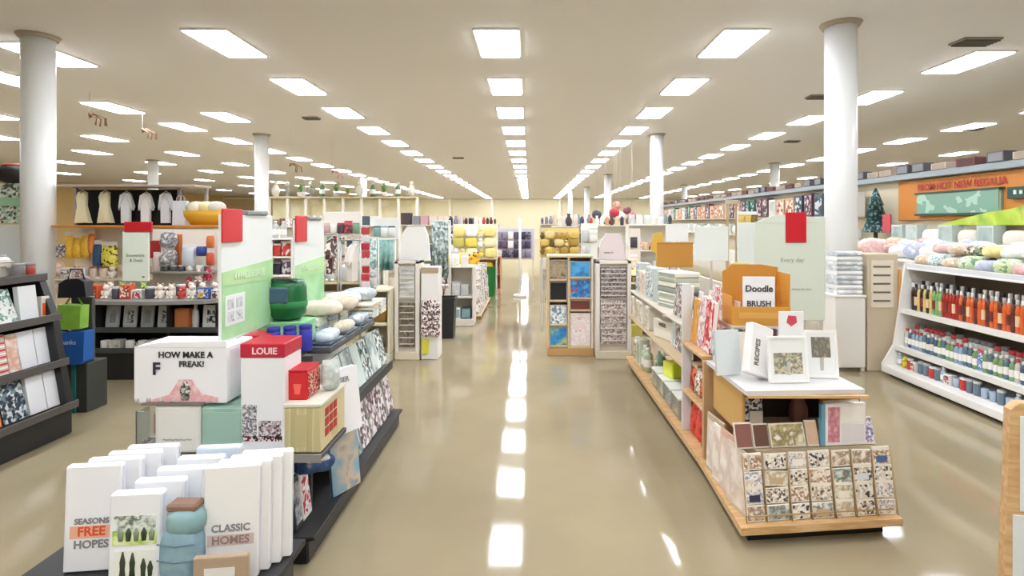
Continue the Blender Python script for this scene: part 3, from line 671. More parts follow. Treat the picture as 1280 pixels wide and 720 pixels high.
# ------------------------------------------------------------- black bookcase at the far left edge
BK = thing('black_bookcase', 'long black sloped bookcase of notebooks standing by the white column', 'bookcase', (-3.78, 3.2, 0))
bb = lambda b, n: b.xf(lambda x, y, z: (x+3.78, y-3.2, z)).build(n, BK)
bb(MB().box(-4.6, -3.8, 2.5, 4.66, 0, .24, BLK, .012), 'plinth')
lv = [(.25, -3.76), (.60, -3.84), (.97, -3.9), (1.30, -4.02)]
for z, x in lv: bb(MB().box(-4.58, x, 2.5, 4.66, z-.02, z, '#2c2b2b', .003).box(x, x+.012, 2.5, 4.66, z-.03, z+.03, '#55504d', .003), 'shelf')
bb(MB().prism([(-4.6, .24), (-3.8, .24), (-3.86, .6), (-3.92, .97), (-4.04, 1.3), (-4.6, 1.3)], 4.6, 4.665, BLK), 'end_panel')
bb(MB().box(-4.6, -4.56, 2.5, 4.64, .24, 1.3, '#2a2a2a'), 'back_panel')
W_ = [(book(.15, .29, .03, '#eef0f5', '#f5f5f5'), 'white softcover notebook'), (book(.12, .28, .035, '#e4e9f2', '#dfe5ee'), 'pale blue notebook')]
spawn(book(.2, .30, .02, 'v:#2d3b4a,#6f8794,#d8dde0,#1c2530:26', '#222'.replace('#222', '#222222')), (-3.87, 4.215, .252), PI/2, .2, 'dark patterned picture book on the lowest black shelf', None)
spawn(book(.1, .3, .02, '#e0853f', '#c9702f'), (-3.87, 4.05, .252), PI/2, .2, 'orange book at the edge of the lowest black shelf', None)
row(Fr(-3.87, 4.33, PI/2), 0, .312, 0, .252, W_, 'the dark picture book on the lowest black shelf', 'white notebooks on the lowest black shelf', .18, .008, 1)
row(Fr(-3.95, 4.03, PI/2), 0, .33, 0, .602, [(book(.1, .3, .03, 's:#f2efe9,#d88a70,#f0eee8,#c9483a:6', '#eeeeee'), 'red and cream striped book'), (book(.1, .29, .03, 'n:#f4ece2,#e2a890,#f6f2ec:9', '#e9e3da'), 'peach printed book')], 'the store front end of the second black shelf', 'printed books on the second black shelf', .16, .006, 1)
row(Fr(-3.95, 4.33, PI/2), 0, .312, 0, .602, W_, 'the striped books on the second black shelf', 'white notebooks on the second black shelf', .16, .008, 3)
spawn(book(.22, .27, .02, 'v:#eef2ec,#8fb0a8,#f4f6f2,#5a9088,#e4ece6:26', '#eeeeee'), (-4.0, 4.27, .972), PI/2, .35, 'wide sketchbook with teal pattern on the third black shelf', None)
row(Fr(-4.0, 4.385, PI/2), 0, .165, 0, .972, [(book(.16, .27, .04, '#e9ecef', '#dfe3e6'), 'large white album')], 'the teal sketchbook', None, .12, .01, 3)
spawn(carton(.075, .17, .07, '#cfc8c0', '#de5a2c', fz=(.1, .7)), (-4.01, 4.60, .972), PI/2, 0, 'small orange fronted carton at the end of the third black shelf', None)
t = thing('storage_case', 'beige hard storage case on top of the black bookcase', 'case', (-4.25, 4.36, 1.302), PI/2)
MB().box(-.2, .14, -.1, .12, 0, .17, '#d9d4c6|r=.45', .02).build('case_body', t); MB().box(-.205, .145, -.105, .125, .125, .14, '#bdb7a8', .004).build('lid_seam', t); MB().tube([(-.06, -.11, .1), (-.04, -.13, .1), (.04, -.13, .1), (.06, -.11, .1)], .006, '#99948a', 5).build('handle', t)
for i, (y, c, n_) in enumerate([(4.56, '#a83a30', 'red'), (4.6, '#b8b8b8', 'pale')][:1] + [(4.47, '#6d6a68', 'grey')]):
    spawn(jar(.045, .12, c + '|r=.3', '#8a8a8a'), (-4.08, y, 1.302), 0, 0, f'small {n_} tin on the bookcase top beside the beige case', 'tins on the bookcase top')
row(Fr(-4.46, 4.0, PI/2), 0, .78, 0, 1.302, [(figure(.24, 'n:#c9ccd0,#8d9298,#eef0f2:20', '#d8dade'), 'silver ornament'), (vase(.05, .2, 'v:#bcc3c8,#6d757c,#e8ecee:40'), 'mottled grey vase'), (figure(.2, '#9aa4a8', '#5b6468'), 'slate grey ornament')], 'the store front end of the bookcase top', 'grey ornaments on the bookcase top', 0, .02, 3, .03)
# bag stand
BX = -4.2; BY = 5.15
t = thing('bag_stand', 'dark upright merchandise stand with teal edge behind the bookcase', 'stand', (BX, BY, 0))
MB().box(-.13, .13, 0, .25, 0, .45, '#3c3f3c', .006).build('lower_cabinet', t); MB().box(-.005, .03, -.012, 0, .0, .45, '#1f7f74').build('teal_edge', t); MB().box(-.1, .1, .1, .14, .45, 1.05, '#4a4a48', .004).build('back_post', t)
t = thing('carrier_bag', 'blue shopping bag hung on the dark stand, small white lettering', 'bag', (BX, BY-.02, .46))
MB().prism([(-.15, .02), (-.13, 0), (.12, 0), (.15, .03), (.16, .3), (-.17, .28)], -.05, .07, '#1f5fae|r=.5').build('bag_body', t); put_text('Thanks', .06, '#c8dcf0', t, (0, -.052, .2)); MB().tube([(-.12, 0, .26), (-.1, 0, .3), (-.04, 0, .3), (0, 0, .27)], .008, '#1a4f94', 6).build('handle', t)
t = thing('green_bag', 'lime green bag hanging above the blue shopping bag', 'bag', (BX+.0, BY-.0, .77))
MB().prism([(-.1, 0), (.11, .01), (.12, .22), (-.09, .23)], -.06, .04, 'n:#7fae3a,#95c24b:8|r=.5').build('bag_body', t); MB().tube([(-.07, 0, .22), (-.02, 0, .3), (.04, 0, .3), (.09, 0, .22)], .007, '#6d9a33', 6).build('handle', t)
t = thing('black_handbag', 'black leather handbag hanging at the top of the dark stand', 'bag', (BX+.03, BY-.0, 1.06))
MB().prism([(-.13, .0), (.13, .01), (.11, .15), (.05, .18), (-.06, .17), (-.12, .13)], -.05, .05, '#1c1c22|r=.35').build('bag_body', t); MB().tube([(-.08, 0, .15), (-.05, 0, .26), (.05, 0, .26), (.08, 0, .15)], .009, '#26262c', 6).build('strap', t)
# ------------------------------------------------------------- black album unit facing the aisle
AU = thing('album_shelving', 'low black shelving unit with grey counter top holding photo albums', 'shelving', (-4.15, 6.2, 0))
ab = lambda b, n: b.xf(lambda x, y, z: (x+4.15, y-6.2, z)).build(n, AU)
x0, x1 = -4.85, -3.45
ab(MB().box(x0, x1, 6.22, 6.7, 0, .3, BLK, .01), 'plinth')
for z in (.33, .56): ab(MB().box(x0, x1, 6.2, 6.7, z-.025, z, '#222323', .004).box(x0, x1, 6.19, 6.2, z-.03, z+.03, '#3e4040', .003), 'shelf')
ab(MB().box(x0, x1, 6.66, 6.7, .3, .86, '#1c1d1e'), 'back_panel')
for x in (x0, -4.02, x1-.03): ab(MB().box(x, x+.03, 6.2, 6.7, .3, .86, BLK), 'divider')
ab(MB().prism([(x0-.1, 6.7), (x0-.1, 6.2), (x0+.1, 6.05), (-4.1, 6.0), (x1-.1, 6.1), (x1+.1, 6.25), (x1+.1, 6.7)], .86, .9, '#8e8c88|r=.4', 'z'), 'counter_top')
AL = [(framed(.15, .24, '#d9dcde', 'n:#cdd2d2,#9fa8aa,#e9ecec:8', '#dfe2e3'), 'pale grey framed album'), (framed(.15, .24, '#e4e4e4', 'v:#f0f0f0,#53585c,#b9bec0:30', '#ececec'), 'black and white photo album'), (framed(.14, .24, '#bcc2c0', 'n:#aeb5b2,#8d9592:6', '#b9bfbc'), 'sage grey album')]
row(Fr(-4.8, 6.34, 0), 0, .76, 0, .562, AL, 'the bag stand end of the upper album shelf', 'albums on the upper album shelf', .12, .05, 2)
row(Fr(-4.8, 6.26, 0), 0, .76, 0, .332, [(carton(.15, .09, .12, '#8f8f86', 'v:#e9e6da,#6b6a5e,#b7b29c:30'), 'mottled cream small box'), (carton(.12, .11, .12, '#c9c8c0', 'n:#dad8cc,#77766b:14'), 'grey cream small box'), (mug(.045, .1, '#e6e4dc'), 'white mug')], 'the bag stand end of the lower album shelf', 'small boxes on the lower album shelf', 0, .02, 5)
spawn(carton(.16, .22, .1, '#cb7a48|r=.6', '#d48450'), (-3.9, 6.32, .562), 0, 0, 'terracotta orange box in the right bay of the album unit', None)
spawn(bottle(.035, .26, '#efeee8', '#dddddd'), (-3.78, 6.34, .562), 0, 0, 'slim white bottle beside the terracotta box', None)
spawn(framed(.2, .25, '#e9e9e6', 'v:#2b2f33,#8c9093,#e8e8e8:25'), (-3.6, 6.34, .562), 0, .1, 'white framed black and white photo in the right bay', None)
spawn(carton(.2, .1, .1, '#d0553a', '#e9e2da', fz=(.5, .9)), (-3.6, 6.28, .332), 0, 0, 'red and white box under the framed photo', None)
TOY = [(carton(.14, .12, .1, '#3a5aa8', 'v:#3a5aa8,#e9e9ee,#e0b83a:30'), 'blue toy box'), (carton(.11, .15, .1, '#d8552f', 'v:#d8552f,#f0e6da,#8a2d1a:30'), 'orange toy box'), (plush(.16, '#8fc25a', '#cfe6a8'), 'green plush toy'), (plush(.17, '#efe6da', '#d9b9a0'), 'cream plush toy'), (carton(.12, .1, .1, '#e9e4dc', 'v:#c23a3a,#e9e4dc,#4a4a4a:30'), 'white speckled box'), (jar(.05, .13, '#4a4a50', '#c9c9c9'), 'charcoal jar'), (plush(.15, '#c9403a', '#f0d0c0'), 'red plush toy')]
row(Fr(-4.9, 6.25, 0), 0, 1.5, 0, .902, TOY, 'the bag stand end of the grey counter front', 'toys along the front of the grey counter', 0, .01, 8, .02)
row(Fr(-4.9, 6.48, 0), 0, 1.5, 0, .902, TOY, 'the bag stand end of the grey counter back', 'toys along the back of the grey counter', 0, .02, 9, .02)
# ------------------------------------------------------------- toy wall behind
TWL = thing('toy_display_wall', 'tall cream backed display fixture with orange ledge behind the album unit', 'display unit', (-5.7, 8.0, 0))
tw = lambda b, n: b.xf(lambda x, y, z: (x+5.7, y-8.0, z)).build(n, TWL)
tw(MB().box(-6.5, -4.15, 8.0, 8.06, .0, 1.68, '#f0e9d8|r=.7', .004), 'back_panel')
tw(MB().box(-6.5, -4.15, 7.6, 8.1, 1.68, 1.71, '#d08a3a|r=.5', .004), 'ledge')
tw(MB().box(-6.5, -5.0, 8.04, 8.08, 1.71, 2.22, '#161616'), 'black_backing')
tw(MB().box(-6.5, -4.6, 7.7, 8.1, 2.24, 2.27, '#b5aaa0', .004), 'top_shelf')
for x in (-6.48, -5.0, -4.62): tw(MB().box(x-.02, x+.02, 7.98, 8.02, 1.71, 2.24, '#9a9088'), 'upright')
tw(MB().box(-6.5, -4.15, 7.65, 8.0, .95, .98, '#cfc6b4', .004), 'lower_ledge')
tw(MB().box(-6.5, -4.15, 7.62, 8.0, 0, .16, '#b9ad98', .01), 'plinth')
MN = [(garment(.2, .44, '#eceff0', 'top'), 'white shirt'), (garment(.24, .46, '#f0ecc8', 'dress'), 'pale yellow dress'), (garment(.22, .45, 'v:#f2f2f2,#3a3a3a,#e6e6e6,#f2f2f2:18', 'dress'), 'white and black dress'), (garment(.2, .45, '#dfe6ea', 'top'), 'pale grey shirt')]
row(Fr(-6.44, 7.92, 0), 0, 1.4, 0, 1.73, MN, 'the column end of the black backing above the orange ledge', 'clothes before the black backing', 0, .08, 3)
row(Fr(-4.98, 7.85, 0), 0, .2, 0, 1.712, [(tote(.18, .34, .1, '#dfe6ee'), 'pale blue paper bag')], 'the black backing', None, 0, .03, 3)
t = thing('yellow_basket', 'mustard yellow basket heaped with linens on the orange ledge', 'basket', (-4.5, 7.8, 1.712))
MB().lathe([(.2, 0), (.3, .12), (.31, .2), (.28, .19), (.19, .02)], '#d9a52c|r=.6', 18, 0, 0, 1, .55).build('basket_body', t)
for i in range(3): MB().ell(-.14+.14*i, 0, .24, .12, .1, .09, ['#f0e9d4', '#e6d9a8', '#d8d4c8'][i], 2.4, 12, 8, .05, i).build('linen', t)
# goods hung on the toy wall
def hung(px, py0, py1, Y, w, mat, name, cat, lab, group=None, kind='pouch', top='#f0efe9'):
    h = (py1-py0)/F*Y
    tp = {'pouch': lambda: pouch(w, h, .1, mat, top), 'cush': lambda: cushion(w, h, .12, mat), 'box': lambda: carton(w, h, .1, mat)}[kind]()
    return spawn(tp, (X(px, Y), Y, Z(py1, Y)), 0, 0, lab, group, name=name)
YG = 'n:#e8ae2c,#f2c84a,#d8922a:10'
for i, px in enumerate((87, 97, 107)): hung(px, 290+3*(i % 2), 323, 7.85, .11, YG, 'hanging_pouch', 'bag', f'golden yellow drawstring pouch, {ordn(i)} from the white column on the toy wall', 'yellow pouches on the toy wall')
hung(115, 288, 318, 7.86, .09, 'n:#e88a3c,#f0a85a:10', 'hanging_pouch', 'bag', 'orange drawstring pouch beside the yellow pouches')
hung(122, 300, 338, 7.85, .11, '#3a5580', 'hanging_backpack', 'bag', 'small navy backpack hanging beside the polka dot one')
hung(137, 302, 337, 7.83, .22, 'v:#e9dc4a,#ede26a,#4a5030,#e9dc4a,#f0e678:22', 'hanging_backpack', 'bag', 'yellow backpack with dark spots hanging on the toy wall')
hung(95, 333, 352, 7.8, .2, 'v:#e6a060,#8a4a38,#f0c890,#e9d8c0:20', 'hanging_pouch', 'bag', 'brown and peach checked bag below the yellow pouches', kind='cush')
hung(75, 305, 322, 7.8, .14, 'v:#8a7d80,#e0d8d4,#5d5058:25', 'hanging_toy', 'toy', 'grey speckled soft toy hanging beside the white column', kind='cush')
hung(72, 326, 345, 7.8, .15, 'n:#efdccc,#d8b8a0,#f6eee4:12', 'hanging_toy', 'toy', 'pale pink soft toy below the grey speckled toy', kind='cush')
for i, (px, c, n_) in enumerate([(70, 'n:#f0e4d8,#c9a890:12', 'peach'), (84, 'v:#e8e4de,#c9b8b0,#a89080:22', 'mottled'), (98, 'n:#eae6e0,#b8b0a8:10', 'stone'), (112, 'v:#f2eeea,#d8a8a0,#8a8a90:22', 'pink speckled'), (126, '#eadfd0', 'sand')]):
    hung(px, 345, 366, 7.75, .15, c, 'packed_toy', 'toy', f'{n_} packed soft toy on the lower ledge behind the bag stand', kind='cush')
row(Fr(-6.45, 7.75, 0), 0, 2.25, 0, .982, [(plush(.18, '#f0e2d6', '#e6c8b8'), 'cream plush toy'), (carton(.15, .14, .12, '#e8e4de', 'v:#c9a8a0,#e8e4de,#6a5a60:30'), 'speckled gift box'), (plush(.16, '#7a6a72', '#c9b8b8'), 'mauve plush toy'), (carton(.14, .18, .1, '#d8c8b0', 'n:#d8c8b0,#a88868:14'), 'kraft gift box'), (jar(.05, .16, '#e0c8b8', '#8a5a4a'), 'pink jar')], 'the column end of the lower ledge', 'toys on the lower ledge of the toy wall', 0, .02, 3, .03)
row(Fr(-6.45, 7.78, 0), 0, 2.25, 0, .162, [(carton(.26, .3, .2, '#e6ded0', 'n:#e6ded0,#b8a890:9'), 'cream carton'), (carton(.22, .34, .2, '#d8cfc0', 'v:#d8cfc0,#9a8a7a,#f0ece4:20'), 'mottled carton'), (basket(.28, .2, .22, '#c9b08a', '#a88a60'), 'woven tan basket')], 'the column end of the toy wall base', 'cartons on the base of the toy wall', 0, .03, 4, .03)
# pale green sign with red header
t = thing('hanging_banner', 'pale green banner with red header and small grey lettering above toys', 'sign', (X(170, 6.6), 6.6, Z(352, 6.6)))
H = 62/F*6.6; W2 = 17/F*6.6
MB().box(-W2, W2, -.01, .01, 0, H, '#e6f0e0|r=.35', .01).build('board', t); MB().box(-W2-.0+.03, W2+.03, -.016, .016, H, H+.12, '#c6222e|r=.4', .004).build('red_header', t)
put_text('Souvenirs', .055, '#7f9080', t, (0, -.013, H*.53)); put_text('& Deals', .05, '#7f9080', t, (.01, -.013, H*.43)); MB().box(W2*.5, W2*.68, -.013, -.01, H*.08, H*.11, '#5d6a60').build('small_mark', t)
MB().tube([(-W2*.3, 0, -(Z(352, 6.6)-.9)+.0), (-W2*.3, 0, 0)], .012, '#a8a8a0').build('post', t)
# shelf of caps and trousers right of the banner
CP = thing('pegboard_fixture', 'narrow pegboard fixture of hats and prints behind the grey counter', 'display unit', (-4.3, 7.1, 0))
cpb = lambda b, n: b.xf(lambda x, y, z: (x+4.3, y-7.1, z)).build(n, CP)
cpb(MB().box(X(190, 7.1), X(272, 7.1), 7.1, 7.14, 0, 1.66, '#efe8da', .004), 'back_panel'); cpb(MB().box(X(190, 7.1), X(272, 7.1), 6.85, 7.1, 1.12, 1.145, '#8f8a80', .004), 'shelf'); cpb(MB().box(X(222, 7.1), X(228, 7.1), 7.04, 7.1, 1.2, 1.6, '#c8703a', .003), 'orange_post'); cpb(MB().box(X(190, 7.1), X(201, 7.1), 7.06, 7.1, 1.3, 1.52, '#b02a30', .003), 'red_card')
hp = lambda px, a, b_, w, m_, nm_, ct, lab, kd='cush': hung(px, a, b_, 6.95, w, m_, nm_, ct, lab, None, kd)
hp(211, 290, 310, .19, 'n:#e8e8ea,#5d5a60,#f4f4f4:12', 'sun_hat', 'hat', 'white sun hat with dark trim, upper of two')
hp(211, 312, 332, .19, 'n:#eceaea,#70686c,#f6f4f4:12', 'sun_hat', 'hat', 'white sun hat with dark trim, lower of two')
hp(236, 305, 334, .16, '#c9cfd2', 'hanging_pouch', 'bag', 'silver grey pouch beside the orange post', 'pouch')
hp(252, 306, 320, .12, '#2c3f8a', 'hanging_pouch', 'bag', 'royal blue pouch beside the silver pouch', 'pouch')
hp(263, 292, 310, .08, '#d8743a', 'hanging_pouch', 'bag', 'orange pouch, upper of two at the green sign', 'pouch')
hp(263, 313, 332, .08, '#d0583a', 'hanging_pouch', 'bag', 'orange red pouch, lower of two at the green sign', 'pouch')
hp(196, 315, 345, .08, '#d8c4bc', 'hanging_pouch', 'bag', 'pale pink pouch below the red card', 'pouch')
row(Fr(X(192, 6.95), 6.95, 0), 0, .8, 0, 1.147-.0, [(jar(.04, .07, '#4a4a4e', '#b8b8b8'), 'charcoal tin'), (mug(.035, .07, '#d9d6d0'), 'stone mug')], 'the banner end of the pegboard shelf', 'tins on the pegboard shelf', 0, .02, 5)
FLO = [(plush(.17, '#c23a50', '#e9b8c0'), 'crimson plush toy'), (plush(.16, '#f0e0dc', '#e0a8b0'), 'blush plush toy'), (plush(.15, '#6a4a52', '#c8a8a8'), 'plum plush toy')]
for k, z in enumerate((1.0, .82, .64)):
    pass
for k, (px, py, c) in enumerate([(238, 362, 0), (250, 352, 1), (262, 350, 0), (244, 378, 2), (257, 372, 1), (268, 375, 2), (262, 392, 1), (258, 410, 1), (268, 405, 0), (262, 428, 1)]):
    spawn(FLO[c][0], (X(px, 6.95), 6.93, Z(py, 6.95)), 0, 0, f'{FLO[c][1]} hung on the pegboard, {ordn(k)} from the top', 'plush toys hung on the pegboard', name='plush_toy_hanging')
# green kiosk left of the near column
KS = thing('kiosk_shelf', 'white counter fixture with mint board and black canopy left of white column', 'display unit', (-6.9, 7.4, 0))
kb = lambda b, n: b.xf(lambda x, y, z: (x+6.9, y-7.4, z)).build(n, KS)
kb(MB().box(-8.2, -7.0, 7.5, 8.2, 0, 1.15, '#eceeee', .01), 'counter'); kb(MB().box(-8.2, -7.0, 7.9, 7.95, 1.15, 1.72, '#f0f3f2', .004), 'white_panel'); kb(MB().box(-8.2, -7.02, 7.86, 7.9, 1.74, 2.3, 'v:#dfe8dc,#8a9088,#f4f4f0,#b8d8bc,#5a5f58:16', .004), 'sign_board'); kb(MB().box(-8.2, -7.02, 7.83, 7.86, 1.98, 2.1, '#a9d3ae', .004), 'mint_band'); kb(MB().ell(-7.28, 7.9, 2.43, .2, .2, .13, '#1e1613|r=.6', 2.4, 16, 10), 'canopy'); kb(MB().lathe([(.14, 2.54), (.1, 2.58)], '#b5563a', 12, -7.28, 7.9), 'canopy_cap')
row(Fr(-8.2, 7.62, 0), 0, 1.1, 0, 1.152, [(figure(.24, 'n:#c9ccce,#8a8f93,#eceef0:18', '#b8bcc0'), 'silver figurine'), (vase(.06, .22, 'v:#9aa3a8,#d8dcde,#5d666c:30'), 'grey glass vase'), (jar(.05, .16, '#b9c4c8', '#e4e6e8'), 'frosted jar')], 'the far end of the kiosk counter', 'silver goods on the kiosk counter', 0, .02, 2, .02)
# ------------------------------------------------------------- card and book gondola right of the aisle
GB = thing('card_display_gondola', 'wooden card display gondola with black toe kick, right of the centre aisle', 'display unit', (1.62, 3.0, 0))
gb = lambda b, n, lab=None: b.xf(lambda x, y, z: (x-1.62, y-3.0, z)).build(n, GB, None, lab)
gb(MB().prism([(1.19, 3.12), (2.02, 3.18), (2.02, 4.0), (1.28, 4.0), (1.28, 6.85), (2.2, 6.85), (2.2, 4.1), (2.06, 4.1), (2.06, 3.14), (1.17, 3.06)][:0] or [(1.2, 3.08), (2.0, 3.17), (2.0, 6.8), (1.24, 6.8), (1.24, 3.9)], 0, .075, '#121212', 'z'), 'dark_toe_strip')
gb(MB().prism([(1.13, 2.99), (2.06, 3.09), (2.06, 6.85), (1.17, 6.85), (1.17, 3.86)], .075, .115, WOOD, 'z'), 'base_deck')
gb(MB().prism([(1.74, 4.46), (1.77, 4.46), (1.77, 6.8), (1.74, 6.8)], .115, 1.2, '#d8cfc0', 'z'), 'spine_panel')
gb(MB().box(1.2, 1.72, 3.9, 4.42, .79, .82, WOOD, .005), 'wood_shelf')
gb(MB().box(1.2, 1.72, 4.42, 6.8, .60, .625, '#cbb592', .005), 'long_shelf')
gb(MB().box(1.2, 1.275, 4.405, 4.43, .115, 1.27, '#dde0e2', .004), 'divider')
gb(MB().box(1.2, 1.7, 3.86, 3.9, .115, .79, '#c9a276', .004), 'wood_divider')
gb(MB().box(1.22, 1.72, 4.43, 6.8, .91, .93, '#d8cfc0', .004), 'upper_shelf')
gb(MB().box(1.2, 1.5, 3.9, 4.4, .43, .45, WOOD, .004), 'half_shelf')
# end cabinet
gb(MB().box(1.24, 1.26, 3.27, 3.78, .5, .79, '#cfa45f', .004), 'cabinet_side'); gb(MB().box(1.86, 1.88, 3.42, 3.78, .5, .79, '#c9a276', .004), 'cabinet_side')
gb(MB().box(1.26, 1.86, 3.6, 3.63, .5, .79, '#3a2c28').box(1.26, 1.86, 3.3, 3.78, .48, .5, '#bfae94'), 'cabinet_back')
gb(MB().prism([(1.2, 3.1), (1.88, 3.14), (1.88, 3.8), (1.2, 3.8)], .79, .815, '#d9d8d8|r=.35', 'z').box(1.21, 1.88, 3.1, 3.12, .775, .79, '#d9b27c'), 'cabinet_top')
EC = Fr(1.13, 2.99, .1)
gb(MB().prism([(.085, .115), (.14, .47), (.42, .47), (.42, .115)], .11, .89, '#b9a88c', 'x').xf(lambda x, y, z: EC.pt(max(x, .155), y, z)), 'card_slope')
# lower card pockets: columns of cards on a slope
CARDS = ['v:#ece6d8,#b9aa98,#f4f1e9,#d8cbb8,#5d5450:46', 'v:#f2efe6,#c8bdae,#e4dac8,#3f3a52,#f4f2ea:40', 'n:#efe9dc,#b9c8c4,#6d6a60,#f6f2e8:26', 'v:#e9dccb,#a08470,#f1ece2,#caa98c:44', 'n:#f4f0e8,#d9c9b4,#8a7462,#f0eadf:30', 'v:#f4f2ee,#9aa4b8,#d4cabc,#ecd9cc:50', 'n:#e9e2d0,#b8a57e,#f3ede0,#8a9472:24']
CN = ['beige floral', 'ivory patterned', 'sea green dotted', 'tan mosaic', 'cream printed', 'blue grey flecked', 'olive sprigged']
R = random.Random(5)
widths = [.115, .14, .115, .135, .12, .12, .115]
pos = .055
for c in range(7):
    w_ = widths[c]
    for r in range(4):
        k = R.randrange(7); hh = .088
        p = EC.pt(pos + w_/2, .055 + .0125*r, .118 + .088*r)
        o = MB().box(-w_/2+.005, w_/2-.005, -.005, .005, 0, hh + R.uniform(-.008, .012), '#f0ebdf|r=.6', .002).build('greeting_card'); o.location = p; o.rotation_euler = (-.1 + R.uniform(-.05, .03), R.uniform(-.05, .05), .1 + R.uniform(-.06, .06))
        tag(o, f"{CN[k]} card, {['bottom','second','third','top'][r]} row, {ordn(c)} column from the aisle on the end rack", 'greeting card', 'greeting cards on the sloped end rack')
        MB().box(-w_*.43, w_*.43, -.0065, -.005, hh*.08, hh*.9, CARDS[k]).build('printed_front', o)
        if (c*3+r) % 4 == 1: MB().box(-w_*.3, w_*.25, -.009, -.0065, hh*.15, hh*.55, ['#f3efe4', '#3a3a58', '#dfe6e8', '#c7b08a', '#4f6f9c'][(c+r) % 5]).build('front_panel', o)
    pos += w_ + .003
for c in range(8):
    u = .05 + c*.122
    t_ = thing if 0 else None
DV = gb(MB().box(0, 0, 0, 0, 0, 0, WOOD), 'x') if 0 else None
pos = .05
for c in range(8):
    a = EC.pt(pos, .035, 0); b_ = EC.pt(pos, .11, 0)
    gb(MB().tube([(a[0], a[1], .12), (a[0], a[1]+.02, .2), (b_[0], b_[1]-.02, .47)], .0035, '#b08f60', 5), 'wire_divider')
    if c < 7: pos += widths[c] + .003
gb(MB().tube([EC.pt(.04, .03, .16), EC.pt(.9, .03, .16)], .004, '#b08f60', 5), 'wire_rail')
# second tier: bigger cards
def bigcard(u, v, z, w, h, m, lab, rz=.1, lean=.3, body='#e8dfce'):
    o = MB().box(-w/2, w/2, -.008, .008, 0, h, body, .002).build('card_pack'); o.location = EC.pt(u, v, z); o.rotation_euler = (-lean, 0, rz); tag(o, lab, 'card pack', 'card packs on the second tier of the end rack')
    MB().box(-w*.46, w*.46, -.0095, -.008, h*.06, h*.94, m).build('printed_front', o)
bigcard(.10, .16, .473, .1, .14, '#8c5d54', 'dusty maroon card pack at the aisle corner of the second tier')
bigcard(.205, .165, .473, .09, .13, '#6b4a3c', 'dark brown card pack beside the maroon one')
bigcard(.36, .16, .473, .21, .13, 'n:#e8e2c8,#b6a878,#8a7a52,#f2eedd:22', 'wide olive landscape card pack on the second tier')
bigcard(.51, .16, .473, .07, .14, '#d9b79a', 'peach card pack between the landscape and floral packs')
bigcard(.66, .155, .473, .19, .15, 'v:#f4f2f4,#b9bfdc,#8d95c4,#e6d9e2,#f4f4f8:42', 'pale blue floral card pack on the second tier')
bigcard(.82, .155, .473, .13, .15, 'v:#7d7aa8,#d9d4e6,#c7a6b8,#f2eef0:44', 'violet floral card pack at the far corner')
# tall art boards on the aisle side of the end
for i, (m_, n_) in enumerate([('n:#e9e0d0,#cfc2ae,#f2ece2:4', 'cream'), ('n:#e6c4b2,#d8a894,#efd8cc:4', 'peach'), ('#f2efe8', 'white'), ('n:#d9cdb8,#b8a78c,#ece4d4:5', 'tan'), ('#e9d2c8', 'blush')][:4]):
    o = MB().box(-.12, .12, -.006, .006, 0, .35 + .02*(i % 2), m_, .002).build('art_board'); o.location = (1.185 + .004*i, 3.2 + .14*i, .118); o.rotation_euler = (-.03, 0, -PI/2 + .12)
    tag(o, f'{n_} upright art board, {ordn(i)} from the front corner, aisle side of card rack', 'art board', 'upright art boards on the aisle side')
    MB().box(-.11, .11, -.0075, -.006, .02, .33, 'n:#efe6da,#d9c4b4,#e9dccc,#f6f1e8:7').build('print', o)
# inside the cabinet
t = thing('patterned_pouch', 'black and white patterned pouch with cream label inside the dark cabinet', 'bag', (1.335, 3.40, .512))
MB().ell(0, 0, .12, .07, .05, .12, 'v:#23232e,#e9e9ef,#6a6a8c,#f4f4f6:48', 3, 16, 10, .03).build('pouch_body', t); MB().box(-.02, .06, -.055, -.045, .01, .11, '#e6dccb', .003).build('label', t)
t = thing('red_trinket', 'small red knotted trinket on the dark cabinet floor', 'ornament', (1.52, 3.38, .506))
for k in range(4): MB().ell(-.05+.035*k, .01*(k % 2), .018, .025, .02, .018, '#b03a34').build('knot', t)
spawn(vase(.055, .25, '#7a4f44|r=.5'), (1.64, 3.42, .502), 0, 0, 'reddish brown vase inside the dark cabinet', None)
# framed stack beside it
for i in range(4):
    o = MB().box(-.12, .12, -.008, .008, 0, .25, ['#9c6a4a', '#c9a27a', '#6b4433', '#b98a62'][i], .003).build('wooden_canvas'); o.location = (1.83 + .014*i, 3.20 + .035*(3-i)+.0, .502 if 0 else .50); o.rotation_euler = (-.05, 0, .1)
    o.location = (1.81 + .012*i, 3.25 + .022*i, .478)
    tag(o, f"{['chestnut','honey','dark','tan'][i]} edged canvas, {ordn(i)} behind the pink and white print", 'canvas', 'canvases stacked beside the cabinet')
    MB().box(-.11, .11, -.0095, -.008, .01, .24, '#e6dccb').build('canvas_face', o)
t = thing('pink_print_pad', 'white pad with pink picture and blue spine leaning by the cabinet', 'pad', (1.80, 3.215, .475), .1)
MB().box(-.135, .13, -.012, .012, 0, .24, '#f0eeee', .003).build('pad_body', t); MB().box(-.14, -.115, -.014, .014, 0, .24, '#6ba6c2', .003).build('blue_spine', t)
MB().box(-.1, -.03, -.0135, -.012, .02, .22, 'n:#e6b8c2,#c8788c,#f0dde0:16').build('pink_picture', t); MB().box(-.02, .12, -.0135, -.012, .13, .22, '#f8f6f4').build('white_panel', t); MB().box(-.02, .12, -.0135, -.012, .02, .12, '#e4e2e6').build('grey_panel', t)
for i in range(3): spawn(book(.15, .48, .02, ['#b98e6c', '#8a5a44', '#d8c2a6'][i], '#e0d2bc'), (1.975, 3.46+.07*i, .118), .1, .05, f"{['tan','brown','sand'][i]} covered board book, {ordn(i)} behind the canvases", None)
